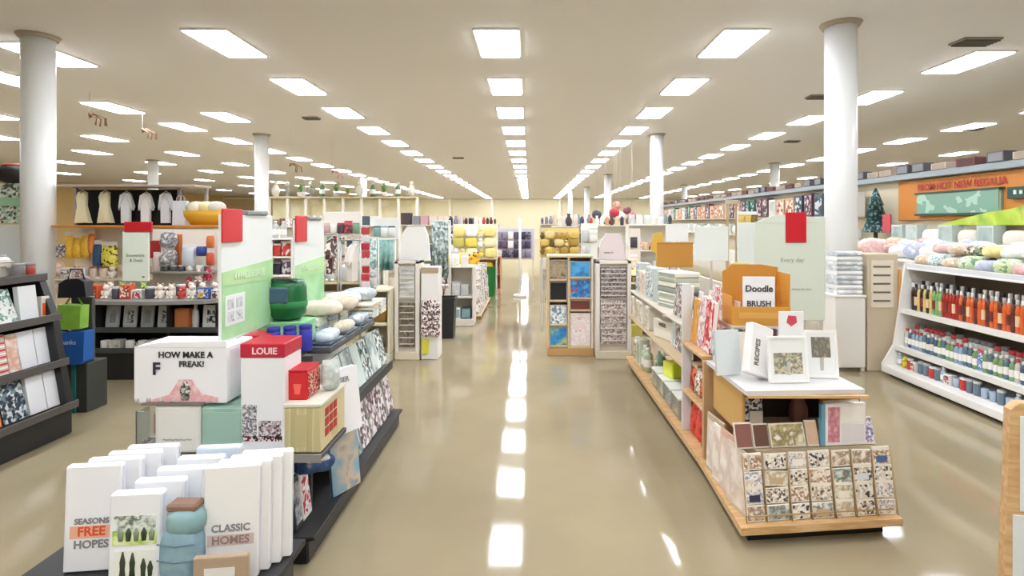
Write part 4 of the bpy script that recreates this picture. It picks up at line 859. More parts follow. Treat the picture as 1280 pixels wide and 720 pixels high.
# on top
t = thing('cookbook', 'thick white book with grey lettering leaning diagonally on cabinet top', 'book', (1.33, 3.3, .818), 0)
bk = MB().box(-.085, .085, -.03, .03, 0, .3, '#f1efec|r=.4', .006).build('book_cover', t); bk.rotation_euler = (-.25, .35, .35); bk.location.z = .03
MB().box(.082, .0862, -.025, .025, .01, .29, '#fbfaf6').build('pages', bk)
put_text('RECIPES', .045, '#77716a', bk, (-.03, -.032, .13), 0, True).rotation_euler = (0, -PI/2+.0, 0)
for i in range(2):
    spawn(book(.16, .27, .02, ['#d8dfe0', '#4e2f2f'][i], '#cfcfcf'), (1.215 + .245*i, 3.42 + .02*i, .818), .2, .12, ['grey white hardback behind the leaning recipe book', 'dark maroon hardback between the recipe book and framed print'][i], None)
def propped(x, y, w, h, m_, lab, pw, ph, pz, rz=0, px=0):
    t = thing('framed_art', lab, 'picture', (x, y, .818), rz)
    fr_ = MB(); b2 = .014
    fr_.box(-w/2, w/2, -.012, .012, 0, b2, '#f6f5f1').box(-w/2, w/2, -.012, .012, h-b2, h, '#f6f5f1').box(-w/2, -w/2+b2, -.012, .012, b2, h-b2, '#f6f5f1').box(w/2-b2, w/2, -.012, .012, b2, h-b2, '#f6f5f1')
    f = fr_.build('frame', t); f.rotation_euler.x = -.14
    q = MB().box(-w/2+b2, w/2-b2, -.006, .006, b2, h-b2, '#eef1f0').build('mount', t); q.rotation_euler.x = -.14
    p = MB().box(px-pw/2, px+pw/2, -.009, -.006, pz, pz+ph, m_).build('print', q)
    MB().box(-.01, .01, .0, .07, 0, .12, '#c8c4ba').build('easel_back', t)
    return t
propped(1.51, 3.26, .235, .265, 'n:#8f9274,#d8ccb0,#6e7a70,#b8a486,#e0d8c4:24', 'white framed print of an olive and tan landscape on cabinet top', .17, .12, .05, .05)
propped(1.755, 3.36, .19, .28, 'n:#8b8578,#6d675c,#a39c8e:26', 'white framed print of a grey stone texture near the column', .11, .12, .12, -.06)
MB_ = thing('pink_heart_card', 'white card with red heart tag standing behind the framed prints', 'card', (1.68, 3.6, .818))
MB().box(-.08, .08, -.004, .004, 0, .36, '#f3f2ee', .002).build('card_sheet', MB_); MB().prism([(-.03, .29), (.0, .265), (.035, .29), (.03, .33), (-.02, .335)], -.008, -.004, '#d24a5a').build('heart', MB_)
# orange display box with sign
t = thing('counter_display_box', 'orange cardboard display box holding a white lettered card', 'display box', (1.62, 4.02, 1.03), -.06)
OR = '#d99a3e|r=.6'
MB().box(-.2, .2, -.12, .12, 0, .01, OR).box(-.2, .2, -.12, -.112, .01, .13, OR).box(-.2, -.192, -.112, .12, .01, .2, OR).box(.192, .2, -.112, .12, .01, .36, OR).build('tray', t)
MB().prism([(-.2, .01), (.2, .01), (.2, .39), (.08, .41), (-.14, .41), (-.16, .38), (-.2, .36)], .112, .12, '#c98a34|r=.6').build('back_flap', t)
c = MB().box(-.12, .1, -.105, -.095, .1, .34, '#f4f4f6', .002).build('white_card', t)
put_text('Doodle', .062, '#3b3b44', c, (-.01, -.107, .255), 0, True); put_text('BRUSH', .055, '#3b3b44', c, (-.01, -.107, .15), 0, True)
MB().box(-.15, .15, -.1225, -.12, .05, .09, '#e2aa58').build('front_print', t)
row(Fr(1.42, 3.95, 0), 0, .4, 0, .97, [], '', '') if 0 else None
for i in range(5): spawn(jar(.032, .11, ['#d8d8d6', '#8f8f90', '#c9cdb8', '#5d6064', '#e2ded2'][i], '#3d3d3f'), (1.36+.078*i, 3.86+.0, .905), 0, 0, f"{['white','grey','sage','slate','ivory'][i]} small jar, {ordn(i)} from the aisle under the orange box", 'small jars under the orange box')
gb(MB().box(1.4, 1.84, 3.89, 4.16, 1.0, 1.028, '#cfc6b6', .003), 'display_ledge'); gb(MB().box(1.66, 1.84, 3.95, 4.1, .8, 1.0, '#cfc6b6'), 'ledge_support')
gb(MB().box(1.3, 1.76, 3.8, 3.885, .88, .905, '#cfc6b6', .003).box(1.3, 1.76, 3.8, 3.81, .82, .9, '#d9d3c6'), 'riser')
row(Fr(1.22, 3.72, 0), 0, .62, 0, .818, [(book(.12, .2, .02, 'n:#c9d4d4,#8fa0a4,#e9ecea:12', '#d0d4d2'), 'grey blue booklet'), (book(.1, .2, .02, '#e7e0d0', '#d9d0c0'), 'cream booklet')], 'the aisle end at the back of the cabinet top', 'booklets at the back of cabinet top', .15, .006, 2)
# pale green sign
t = thing('hanging_poster', 'large pale green sign with red tag and grey lettering behind the orange box', 'sign', (X(990, 4.55), 4.6, Z(402, 4.55)))
W2 = 45/F*4.55; H = 134/F*4.55
MB().box(-W2, W2, -.01, .01, 0, H*.92, '#dfeadd|r=.35', .006).prism([(-W2, H*.92), (W2, H*.92), (W2, H*.97), (-W2*.4, H)], -.01, .01, '#dfeadd|r=.35').build('board', t)
MB().box(-W2*.12, W2*.46, -.018, -.01, H*.735, H*1.02, '#d21f2f|r=.4', .003).build('red_tag', t)
put_text('Every day', .05, '#a8b5a8', t, (.02, -.012, H*.57)); put_text('more for less', .03, '#b8c4b8', t, (.1, -.012, H*.3))
MB().box(-.02, .02, .01, .03, -(Z(402, 4.55)-.0), H*.9, '#c9ccca').build('post', t)
# ---- goods along the aisle side
FBs = Fr(1.2, 4.38, -PI/2)
spawn(tote(.18, .22, .1, '#b9432f', '#d9c9b0', 'v:#c9503a,#8a2d22,#e0a070:30'), (1.42, 4.2, .452), -PI/2, 0, 'rust red paper bag on the small shelf near the cabinet', None)
SN = [(pouch(.12, .2, .06, 'n:#d99a4a,#e8b870,#c07a34:16', '#c8503a'), 'amber snack packet'), (pouch(.12, .18, .06, 'v:#efe8dc,#8a7a6a,#d8ccb8:30', '#e9e2d6'), 'cream mottled packet'), (pouch(.11, .2, .06, 'v:#c9402f,#e07850,#8a2a20:26', '#d9c8a8'), 'red printed packet')]
row(Fr(1.24, 4.39, -PI/2), 0, .46, .03, .118, [(pouch(.13, .28, .07, 'n:#d32f2a,#e85a48,#a8201e:14', '#e9dcc8'), 'glossy red packet'), (book(.1, .26, .04, '#a4694a', '#8a5238'), 'brown box file')], 'the white divider on the bottom deck', 'packets on the bottom deck beside the divider', .1, .02, 3)
row(Fr(1.24, 4.39, -PI/2), 0, .46, .03, .452, SN, 'the white divider on the small shelf', 'snack packets on the small shelf', .08, .01, 5)
RD = [(book(.12, .27, .03, 'v:#d8363e,#f2e6e4,#b8202c,#e8a0a0:24', '#c83038'), 'red and white patterned book'), (book(.11, .25, .03, 'n:#e9b65a,#d98a3a,#f0d89a:12', '#d99a48'), 'amber book'), (pouch(.11, .22, .05, 'v:#f0e6d6,#c94048,#e8d8c0:26', '#f2eee6'), 'cream and red packet'), (book(.1, .28, .03, 'v:#f0ecea,#c8a0a4,#e4d4d2:30', '#e0cccc'), 'pink floral book')]
row(Fr(1.28, 4.39, -PI/2), 0, .47, 0, .822, RD, 'the white divider on the wooden shelf', 'red books on the wooden shelf', .1, .01, 8, s=1.35)
row(Fr(1.5, 4.39, -PI/2), .0, .47, 0, .822, RD, 'the divider in the back row of the wooden shelf', 'red books in the back row of the wooden shelf', .05, .01, 9, s=1.6)
# beyond the divider
MG = [(book(.15, .28, .03, 'v:#e6e0e0,#8a7a72,#b8a89a,#4a4440:26', '#8fa2b0'), 'brown striped magazine'), (book(.14, .3, .03, 'n:#dfe4e4,#a9b0b0,#f0f0ec:9', '#c4ccd0'), 'silver grey magazine')]
row(Fr(1.3, 5.02, -PI/2), 0, .56, 0, .933, MG, 'the far end of the near magazine group', 'magazines beyond the white divider', .1, .01, 3)
for i in range(7):
    spawn(carton(.34 - .01*(i % 3), .045, .26, ['#dcdccc', '#b8bfae', '#e9e6da', '#8f9a92', '#dad6c2', '#c3c8bc', '#e6e2d2'][i], ['#9aa39a', '#e9e6da', '#a8ab98'][i % 3], fz=(.2, .7), name='flat_box'), (1.44, 5.42, .933+.0495*i), -PI/2 + .3, 0, f'flat grey cream game box, {ordn(i)} from the bottom of its stack, beyond the magazines', 'flat game boxes in a stack')
t = spawn(carton(.36, .18, .3, '#ddd6c4', '#e8e2d2', text='WEEK', tcol='#5a554c', tz=.75, ts=.14, fz=(.08, .5)), (1.42, 5.42, .628), -PI/2 + .3, 0, 'wide cream carton with dark lettering beyond the flat boxes', None)
spawn(plush(.3, '#8fa98a', '#c4d4b8'), (1.36, 5.78, .118), -1.2, 0, 'sage green plush toy on the low deck with yellow tag neighbour', None)
spawn(carton(.16, .14, .1, '#dbe83a|r=.4', '#e6f05a'), (1.34, 5.26, .30), -1.2, 0, 'fluorescent yellow box on a clear tub', None)
for i in range(4):
    t = thing('clear_tub', f'clear plastic tub of pale goods, {ordn(i)} from the white divider on the low deck', 'tub', (1.34, 4.72+.27*i, .118)); t['group'] = 'clear tubs on the low deck'
    if i == 2: pass
    MB().box(-.11, .11, -.11, .11, 0, .165, '#dfe4d8|r=.1|t=.7', .01).build('tub_body', t); MB().box(-.115, .115, -.115, .115, .165, .18, '#e9ece6', .004).build('lid', t); MB().ell(0, 0, .075, .085, .085, .065, ['n:#e0c49a,#c89a6a,#efe0c4:16', 'v:#4a5a8c,#d8dce8,#8a90a8:30', 'n:#dfe0cc,#b8bc9a,#f0f0e4:12', 'n:#e9d8b8,#d8b888:12'][i], 3).build('contents', t)
row(Fr(1.3, 6.78, -PI/2), 0, .82, 0, .118, [(carton(.16, .3, .12, '#d8d9c8', 'n:#c8ccae,#8a9a78,#e9e8d8:14'), 'sage carton'), (carton(.15, .24, .12, '#e9e4d4', 'v:#e9e4d4,#b8a080,#6a6a58:26'), 'cream carton'), (bottle(.05, .26, '#b9c9a8', '#e6e6dc'), 'pale green bottle')], 'the far end of the low deck', 'cartons at the far end of the low deck', 0, .02, 6)
row(Fr(1.3, 6.78, -PI/2), 0, 1.05, 0, .628, [(carton(.16, .24, .14, '#e9e3d6', 'v:#e9e3d6,#a8a088,#d9c9a8:22'), 'ivory carton'), (book(.14, .26, .04, '#b9c6cc', '#8fa2b8'), 'slate blue book'), (jar(.05, .18, '#d8cdb8', '#8a7a68'), 'sand jar')], 'the far end of the long shelf', 'goods at the far end of the long shelf', 0, .02, 4)
row(Fr(1.58, 4.95, -PI/2), 0, .5, 0, .933, RD, 'the far end of the back row beyond divider', 'books in the back row beyond the divider', .05, .01, 7)
row(Fr(1.31, 5.15, -PI/2), 0, .68, 0, .628, MG, 'the far end of the long shelf near group', 'magazines on the long shelf', .08, .01, 13)
row(Fr(1.34, 6.7, -PI/2), 0, 1.0, 0, .933, [(carton(.2, .3, .14, '#d9dcc8', 's:#e3e2d2,#a8b09a,#f0eee2:5'), 'sage striped carton'), (carton(.18, .26, .14, '#e9e2d2', 'n:#e9e2d2,#b89a7a:12'), 'sand carton'), (carton(.16, .34, .14, '#c9d4d4', 'v:#c9d4d4,#6a7a80,#f0f0ec:22'), 'grey blue carton')], 'the far end of the upper shelf front', 'cartons on the upper shelf front', 0, .015, 17, .01)
row(Fr(1.58, 6.7, -PI/2), 0, 1.7, 0, .933, [(carton(.18, .14, .14, '#e3d9c6', 'v:#e3d9c6,#b88a7a,#f2ece0:24'), 'rose speckled box'), (carton(.15, .1, .14, '#e9e9e6', 'n:#e9e9e6,#c4c4be:12'), 'white box'), (figure(.2, '#c9bfb0', '#e6ddd0'), 'stone figurine'), (jar(.05, .15, '#9a8f86', '#5d544e'), 'taupe jar'), (pouch(.13, .18, .06, 'v:#e8c8c8,#c87a80,#f4ecec:26', '#f4f0ee'), 'pink packet')], 'the far end of the upper shelf', 'goods on the upper shelf of the card gondola', 0, .02, 7, .02)
# wooden board, small signs above
def board(px0, px1, py0, py1, Y, m_, lab, name='display_board', post=True, txt=None, zb=1.02, th=.012, sub=None):
    x0, x1 = X(px0, Y), X(px1, Y); z0, z1 = Z(py1, Y), Z(py0, Y)
    t = thing(name, lab, 'sign', ((x0+x1)/2, Y, z0)); w = (x1-x0)/2; h = z1-z0
    MB().box(-w, w, -th, th, 0, h, m_, .004).build('board', t)
    MB().box(-w, w, -th-.003, -th, h*.93, h, sub or m_, .001).build('edge_band', t)
    if post and z0 > zb + .005: MB().box(-.01, .01, -.008, .008, -(z0-zb), 0, '#c4c0b6').build('post', t)
    if txt: put_text(txt, w*.35, '#9aa09a', t, (0, -th-.002, h*.5))
    return t
board(821, 866, 303, 334, 6.0, '#c48a3a|r=.6', 'amber wooden board standing on the upper shelf', sub='#b07a30')
board(832, 860, 280, 302, 6.6, '#eef2f2', 'small white sign standing behind the amber board')
board(868, 910, 283, 326, 5.2, '#e9efec', 'white sign standing between amber board and orange box')
t = thing('gold_fan', 'tilted gold paper fan behind the amber board', 'ornament', (X(822, 6.4), 6.45, 1.02))
MB().prism([(-.07, .42), (0, .36), (.08, .45), (.07, .62), (-.04, .6)], -.01, .01, '#d8b04a').build('fan', t); MB().tube([(0, 0, 0), (0, 0, .42)], .008, '#b89a50').build('stick', t)
tt = thing('corner_shelf', 'small cream shelf behind the tan pole', 'shelf', (X(915, 6.3)+.2, 6.3, 0)); MB().box(-.25, .25, -.1, .1, .97, 1.0, '#d8cfc0', .003).build('shelf_board', tt); MB().box(-.2, .2, -.08, .08, 0, .97, '#d8cfc0', .003).build('cabinet_body', tt)
t = thing('sign_pole', 'tall tan pole with cross arm rising behind the card gondola', 'pole', (X(909, 6.95), 6.95, 0))
MB().box(-.018, .018, -.018, .018, 0, Z(250, 6.95), '#b9a684', .004).build('upright', t); MB().box(.10, .12, -.01, .01, 0, Z(252, 6.95), '#a89a80', .003).build('rear_upright', t); MB().box(-.03, .14, -.02, .02, Z(255, 6.95), Z(250, 6.95), '#c4b79c', .003).build('cross_arm', t)
row(Fr(X(915, 6.3), 6.3, 0), 0, .4, 0, 1.002, [(carton(.18, .3, .1, '#d8cf9a', 'n:#d8cf9a,#b8a85a,#ece6c0:12'), 'yellow green carton'), (carton(.16, .24, .1, '#55675c', 'v:#3f5a4c,#a9b8a4,#dfe4d8:24'), 'dark green carton')], 'the tan pole', None, 0, .02, 2)
# ------------------------------------------------------------- white bottle shelving
WS = thing('bottle_shelving', 'white shelving unit of coloured bottles along the far right aisle', 'shelving', (4.15, 5.5, 0))
ws = lambda b, n: b.xf(lambda x, y, z: (x-4.15, y-5.5, z)).build(n, WS)
ya, yb = 4.2, 6.42
SW = '#f1f0ec|r=.35'
ws(MB().box(4.13, 4.9, ya, yb, 0, .04, '#1c1c1c'), 'dark_toe_strip'); ws(MB().box(4.05, 4.9, ya, yb, .04, .12, SW, .006), 'base_deck')  # near-black strip puts the shadow under the base deck into its colour
ws(MB().box(4.20, 4.9, ya, yb, .31, .335, SW, .004).box(4.19, 4.2, ya, yb, .29, .34, '#e6e4de'), 'shelf'); ws(MB().box(4.27, 4.9, ya, yb, .73, .755, SW, .004).box(4.26, 4.27, ya, yb, .71, .76, '#e6e4de'), 'shelf')
ws(MB().box(4.33, 4.95, ya, yb, 1.235, 1.26, SW, .004).box(4.32, 4.33, ya, yb, 1.215, 1.285, 's:#d9dce2,#f4f4f2,#e9ebee:3'), 'top_shelf')
ws(MB().box(4.88, 4.9, ya, yb, .12, 1.235, '#8a7a66'), 'back_panel')
ws(MB().prism([(4.05, .04), (4.9, .04), (4.9, 1.285), (4.31, 1.285), (4.25, .8), (4.18, .35), (4.05, .13)], yb, yb+.03, SW), 'far_end_panel')
ws(MB().prism([(4.05, .04), (4.9, .04), (4.9, 1.285), (4.31, 1.285), (4.25, .8), (4.18, .35), (4.05, .13)], ya-.03, ya, '#d8c6a4'), 'near_end_panel')
FW = Fr(4.36, 6.40, -PI/2)
def bots(cols, h, r, caps): return [(bottle(r, h, c, caps[i % len(caps)]), n_) for i, (c, n_) in enumerate(cols)]
seqs = [('#3a2420', 'dark brown', 2), ('#d8c078', 'straw yellow', 5), ('#7fae6a', 'leaf green', 3), ('#a3281f', 'deep red', 5), ('#d8642f', 'orange red', 18), ('#c9402a', 'red', 8), ('#e8a04a', 'amber', 6), ('#b8301f', 'crimson', 10)]
u = .02; i = 0; Rn = random.Random(3)
for c, n_, cnt in seqs:
    for k in range(cnt):
        if u > 2.15: break
        cc, nn = (c, n_)
        if n_ == 'orange red' and k % 3 == 1: cc, nn = '#5a2a20', 'mahogany'
        if n_ == 'straw yellow' and k % 2: cc, nn = '#2b211c', 'black'
        tp = bottle(.022, .3, cc, ['#f4f2ee', '#1c1c1e', '#b8b8b6'][i % 3], [cc, '#e6c8a0', cc, '#7a2a20'][i % 4])
        spawn(tp, FW.pt(u+.022, 0, .757), -PI/2, 0, f'tall {nn} bottle, {ordn(i)} from the far end of the upper bottle shelf', 'tall bottles on the upper bottle shelf'); u += .047; i += 1
row(Fr(4.48, 6.40, -PI/2), 0, 2.15, 0, .757, [(bottle(.03, .33, '#d8d4cc', '#1e1e20'), 'clear black capped bottle'), (bottle(.03, .33, '#efe9e0', '#f4f4f4'), 'white capped bottle')], 'the far end of the upper shelf back row', 'bottles in the back row of the upper shelf', 0, .012, 4)
row(Fr(4.30, 6.40, -PI/2), 0, 2.15, 0, .337, [(bottle(.026, .2, '#8fa6bd', '#c9434a'), 'blue grey red capped bottle'), (bottle(.026, .22, '#56707f', '#d8d8d6'), 'slate bottle'), (bottle(.026, .21, '#c9c4ba', '#c23a40'), 'pale red capped bottle'), (bottle(.024, .2, '#4a5a78', '#e4e4e4'), 'navy bottle'), (bottle(.026, .2, '#7a9a6a', '#d9d9d6'), 'green bottle'), (pouch(.06, .2, .04, 'v:#3a6aa8,#dfe4ee,#8aa2c8:40', '#c8434a'), 'blue printed packet')], 'the far end of the middle bottle shelf', 'small bottles on the middle shelf', 0, .006, 7)
row(Fr(4.42, 6.40, -PI/2), 0, 2.15, 0, .337, [(jar(.035, .24, '#b8b4ae', '#c8434a'), 'grey red lidded jar'), (jar(.035, .26, '#d9d6d0', '#77777a'), 'white grey lidded jar')], 'the far end of the middle shelf back row', 'jars in the back row of the middle shelf', 0, .008, 8)
row(Fr(4.22, 6.40, -PI/2), 0, 2.15, 0, .122, [(mug(.032, .09, '#9fb0c4'), 'blue grey mug'), (jar(.035, .12, '#c23a30', '#e6e6e6'), 'red jar'), (carton(.08, .1, .08, '#e9e6e0', 'v:#e9e6e0,#c84a44,#5a5a60:40'), 'red speckled box'), (bottle(.03, .15, '#a9bac9', '#e9e9e9'), 'pale blue bottle'), (plush(.13, '#d8c83a', '#eee08a'), 'yellow plush toy'), (jar(.035, .13, '#6a7a88', '#c4c4c4'), 'steel jar')], 'the far end of the lowest bottle shelf', 'small goods on the lowest bottle shelf', 0, .012, 12)
TX = [('n:#f0e8d8,#d0b090,#faf6ee:22', 'cream'), ('v:#cfe2c8,#8ab080,#eaf2e4,#d8e8b0:22', 'pale green'), ('n:#f2e2a8,#e6cf7a,#f8f0d0:9', 'butter yellow'), ('n:#e9c8c4,#d8a8a4,#f6e6e2:9', 'blush pink'), ('v:#c4dade,#f2f4f0,#90b8c0,#e6f0f2:24', 'aqua'), ('v:#e8e4dc,#8a9a80,#d8c8a8,#5a5a50:20', 'olive patterned'), ('n:#d4d8e6,#b0b8d0,#eef0f6:9', 'lilac'), ('#f4f3ef', 'white')]
R = random.Random(8)
for j, (xx, zz) in enumerate([(4.46, 1.262), (4.72, 1.262)]):
    for i in range(10):
        m_, n_ = TX[(i*3+j*2+R.randrange(3)) % 8]
        spawn(cushion(.24, .12 + .03*(i % 2), .19, m_, 'rolled_cushion', 'cushion', 2.8, .04, i % 4), (xx, 6.28-.215*i, zz), R.uniform(-.1, .1), 0, f'{n_} cushion, {ordn(i)} from the far end, {["front","back"][j]} row on bottle shelving top', 'cushions on the bottle shelving')
for i in range(9):
    m_, n_ = TX[(i*5+3) % 8]
    spawn(cushion(.24, .11, .2, m_, 'rolled_cushion', 'cushion', 2.8, .06, i % 4), (4.6, 6.18-.225*i, 1.405), R.uniform(-.3, .3), 0, f'{n_} cushion, {ordn(i)} from the far end, topmost on bottle shelving', 'topmost cushions on the bottle shelving')
# wooden framed board at the right edge of view
t = thing('notice_board', 'wood framed white notice board with rows of small print, standing in near corner', 'notice board', (2.15, 2.2, 0), -.25)
MB().prism([(-.26, 0), (.3, 0), (.3, 1.03), (-.2, 1.03), (-.23, 1.0)], -.02, .03, WOOD, 'y').build('wooden_frame', t)
MB().box(-.2, .27, -.024, -.02, .6, .98, '#e6eaea|r=.3', .002).build('upper_sheet', t); MB().box(-.225, .27, -.024, -.02, .1, .585, '#dde2e2|r=.3', .002).build('lower_sheet', t)
for i, (z, wd) in enumerate([(.94, .1), (.88, .06), (.82, .05), (.68, .09)]):
    for k in range(int(wd/.02)): MB().box(-.17+.022*k, -.158+.022*k, -.0255, -.024, z-.012+.004*(k % 2), z+.012, '#a4aaa2' if i != 2 else '#b0ac7c').build('print_mark', t)
for i in range(6): MB().box(-.18, -.172, -.0255, -.024, .5-.07*i, .53-.07*i, '#98a09e').box(-.16, -.152, -.0255, -.024, .5-.07*i, .525-.07*i, '#98a09e').build('print_mark', t)
MB().box(-.24, -.2, -.06, .12, 0, .03, WOOD).box(.26, .3, -.06, .12, 0, .03, WOOD).build('foot', t)
# kraft stand left of bottle shelving
t = thing('kraft_stand', 'beige cardboard stand with printed list, beside the white column', 'stand', (4.13, 6.58, 0))
MB().box(-.16, .2, 0, .3, .0, 1.38, '#cdbfa6|r=.6', .008).build('stand_body', t); MB().box(-.12, .14, -.012, 0, .75, 1.3, '#e4dccb', .003).build('printed_sheet', t)
for i in range(5): MB().box(-.1, .1, -.016, -.012, .82+.1*i, .84+.1*i, '#6d655c').build('print_line', t)
MB().box(.2, .235, -.02, .3, 0, 1.2, '#d8a468', .005).build('side_strip', t)
# folded white linens at the column foot
for k in range(9):
    spawn(folded(.3, .055, .26, ['n:#f0f2f4,#c9d0d6,#f8f8f8:6', '#eef0f1', 'n:#d9dde0,#b4bcc4,#eef0f0:6'][k % 3], 'folded_towel', 'towel', 1), (3.76, 6.7, .903+.056*k), 0, 0, f'white grey folded towel, {ordn(k)} from the bottom of the stack at the column', 'folded towels at the white column')
t = thing('towel_table', 'white wooden cube table carrying the towel stack before the column', 'table', (3.76, 6.7, 0))
MB().box(-.18, .17, -.15, .15, 0.05, .87, '#eceae4', .006).build('cabinet_body', t)
MB().box(-.19, .18, -.16, .16, .87, .9, '#eceae4', .006).build('table_top', t)
for sx in (-1, 1):
    for sy in (-1, 1): MB().box(sx*.15-.02, sx*.15+.02, sy*.12-.015, sy*.12+.015, 0, .05, '#e4e1da', .004).build('leg', t)
# purple packed item & low tables behind the card gondola
t = spawn(bottle(.05, .34, '#5a3d8a', '#e4e0ea', 'v:#d8d0e8,#6a4a9a:30'), (2.62, 4.6, .0), 0, 0, 'purple bottle standing on the floor behind the card gondola', None)
# ------------------------------------------------------------- spinner towers
def tower(px0, px1, pyf, lab, side_px, hood_px, hood_py, hoodm, panels, depth=.34, txt=None):
    Y = FY(pyf); x0, x1 = X(px0, Y), X(px1, Y); w = x1-x0; top = Z(panels[0][0]-8, Y)
    t = thing('display_tower', lab, 'display stand', ((x0+x1)/2, Y, 0))
    MB().box(-w/2, w/2, 0, depth, 0, .1, '#e6dcc6', .006).build('plinth', t)
    MB().box(-w/2, -w/2+.05, 0, depth, .1, top, '#ece6dc', .005).box(w/2-.05, w/2, 0, depth, .1, top, '#ece6dc', .005).box(-w/2+.05, w/2-.05, .05, depth, .1, top, '#ded6c8').box(-w/2, w/2, 0, depth, top-.04, top, '#efe9e0', .005).build('cabinet_body', t)
    for a, b_, m_, n_ in panels:
        MB().box(-w/2+.06, w/2-.06, .01, .05, Z(b_, Y), Z(a, Y), m_).build(n_, t)
        for k in range(7):
            z = Z(b_, Y) + (Z(a, Y)-Z(b_, Y))*(k+.5)/7
            MB().box(-w/2+.065, w/2-.065, -.002, .012, z-.006, z+.006, '#d8d2c8').build('wire_row', t)
    hx0, hx1 = X(hood_px[0], Y), X(hood_px[1], Y); cx = (x0+x1)/2
    MB().prism([(hx0-cx, top), (hx1-cx, top), (hx1-cx-.03, Z(hood_py+12, Y)), (hx1-cx-.08, Z(hood_py, Y)), (hx0-cx+.1, Z(hood_py, Y)), (hx0-cx+.02, Z(hood_py+12, Y))], .1, .16, hoodm).build('header_board', t)
    if txt: put_text(txt, .045, '#7a7068', t, ((hx0+hx1)/2-cx-.05, .097, Z(hood_py+24, Y)))
    return t
tower(745, 789, 449, 'tall white spinner tower with two patterned panels, right side of aisle', None, (750, 784), 292, '#e9dcdc|r=.5', [(334, 372, 'v:#8a7f82,#5d5558,#b3a8ac,#9a8f92:30', 'dark_print_panel'), (376, 430, 'v:#d8ccca,#8f7f84,#eae0de,#a8989c:34', 'pale_print_panel')], txt='new in')
tower(493, 524, 450, 'tall cream tower with louvred and dark panels, left side of aisle', None, (497, 536), 283, '#f6f6f4|r=.5', [(334, 374, 'n:#d9dcda,#b8bcba,#eceeec:6', 'grey_louvre_panel'), (379, 434, 'n:#6a6154,#8a8072,#4f483e,#a3987e:14', 'dark_print_panel')])
Y = 7.3
YR = 7.14
t = thing('side_rack', 'white side rack with small packs attached beside the cream tower', 'rack', (-1.285, YR, 0))
MB().box(-.1, .12, 0, .3, 0, Z(333, Y), '#f0efec', .008).build('rack_body', t)
MB().box(-.1, .12, -.004, 0, Z(340, Y), Z(333, Y), '#b8a488').build('top_band', t)
for i in range(5):
    for j in range(3): MB().ell(-.04+.07*j, -.05, Z(433, Y)+.22+.09*i+.02*(j % 2), .055, .04, .05, 'v:#f2eeea,#8a5a60,#e0d4d0,#4a4448:30', 2.4, 8, 6, .05, i*3+j).build('small_pack', t)
MB().box(-.09, .0, -.03, -.002, .08, .26, '#e0d84a', .004).build('yellow_card', t)
# black bin and green bin
Y = FY(424); spawn(bin_(.26, Z(373, Y), .3, '#1c1c1e|r=.4'), (X(557, Y), Y+.15, 0), 0, 0, 'black square waste bin standing at the aisle beside the white gift boxes', None)
Y = FY(371); spawn(bin_(.36, Z(335, Y), .34, '#137a35|r=.45'), (X(610, Y), Y+.17, 0), 0, 0, 'green waste bin standing at the aisle below yellow bags', None)
# ------------------------------------------------------------- boxes stacked on the left of the aisle
R = random.Random(21)
PB = [(carton(.3, .26, .3, 'v:#efe9e4,#b8a8a0,#f6f3ef,#8fa09a,#d8c4bc:16', '#f2ede8', fz=(.2, .7)), 'white floral gift carton'), (carton(.3, .26, .3, 'v:#e6e0dc,#8a8a88,#f4f1ee,#c8a8a4:18', '#ece6e0', fz=(.3, .8)), 'grey flecked gift carton')]
for j, Y in enumerate((10.3, 10.75, 11.2, 11.7, 12.2)):
    for i in range(3):
        for k in range(3 if j else 2):
            x = -1.05 - .33*i - .02*k
            t_, n_ = PB[R.randrange(2)]
            spawn(t_, (x, Y, .08+.265*k), R.uniform(-.05, .05), 0, f"{n_}, {['bottom','middle','top'][k]} of {ordn(i)} stack from aisle, {ordn(j)} row from near end", 'gift cartons stacked along the aisle', s=1)
t = thing('pallet_platform', 'low pale wooden platform under the stacked gift cartons', 'platform', (-1.4, 11.2, 0))
for k in range(7): MB().box(-.5+.15*k-.0, -.5+.15*k+.13, -1.15, 1.3, .055, .08, '#cbb089', .004).build('deck_board', t)
for k in range(3): MB().box(-.5, .53, -1.1+1.1*k, -1.0+1.1*k, 0, .055, '#a88c64', .004).build('runner', t)
# ------------------------------------------------------------- generic far fixtures
PAL = {
 'warm': ['#c9403a', '#e8c8a0', '#f0ece4', '#5a3a3a', '#d8a070', '#efe0d8', '#8a5a5a', '#f4f2ee', '#3a3a44'],
 'cool': ['#7fa3a3', '#e9efee', '#4a5a68', '#b8c8cc', '#dfe6e4', '#9ab0b8', '#33404c', '#f2f4f3'],
 'yell': ['#e8c830', '#f0e090', '#f4ecc0', '#d8a82c', '#f2f0e0', '#c8c060', '#e9d860', '#ffffff'],
 'mix': ['#c9404a', '#e9e6e0', '#3a4a6a', '#d8c8b0', '#7a9a80', '#f2f0ec', '#4a3a40', '#c8a0a8', '#e6d8c8', '#8a8a90'],
 'gold': ['#c9a03a', '#8a6a2a', '#e6d090', '#b08a3a', '#efe0b0', '#6a5a3a', '#d8b860'],
 'white': ['#f2f2ef', '#e6e6e2', '#d8dad8', '#f6f6f4', '#c4c8c8', '#e9e4dc'],
 'dark': ['#3a3550', '#d8d6dc', '#5a4a6a', '#26243a', '#8a8498', '#2c2c40', '#efeef0'],
}
CNAME = {}
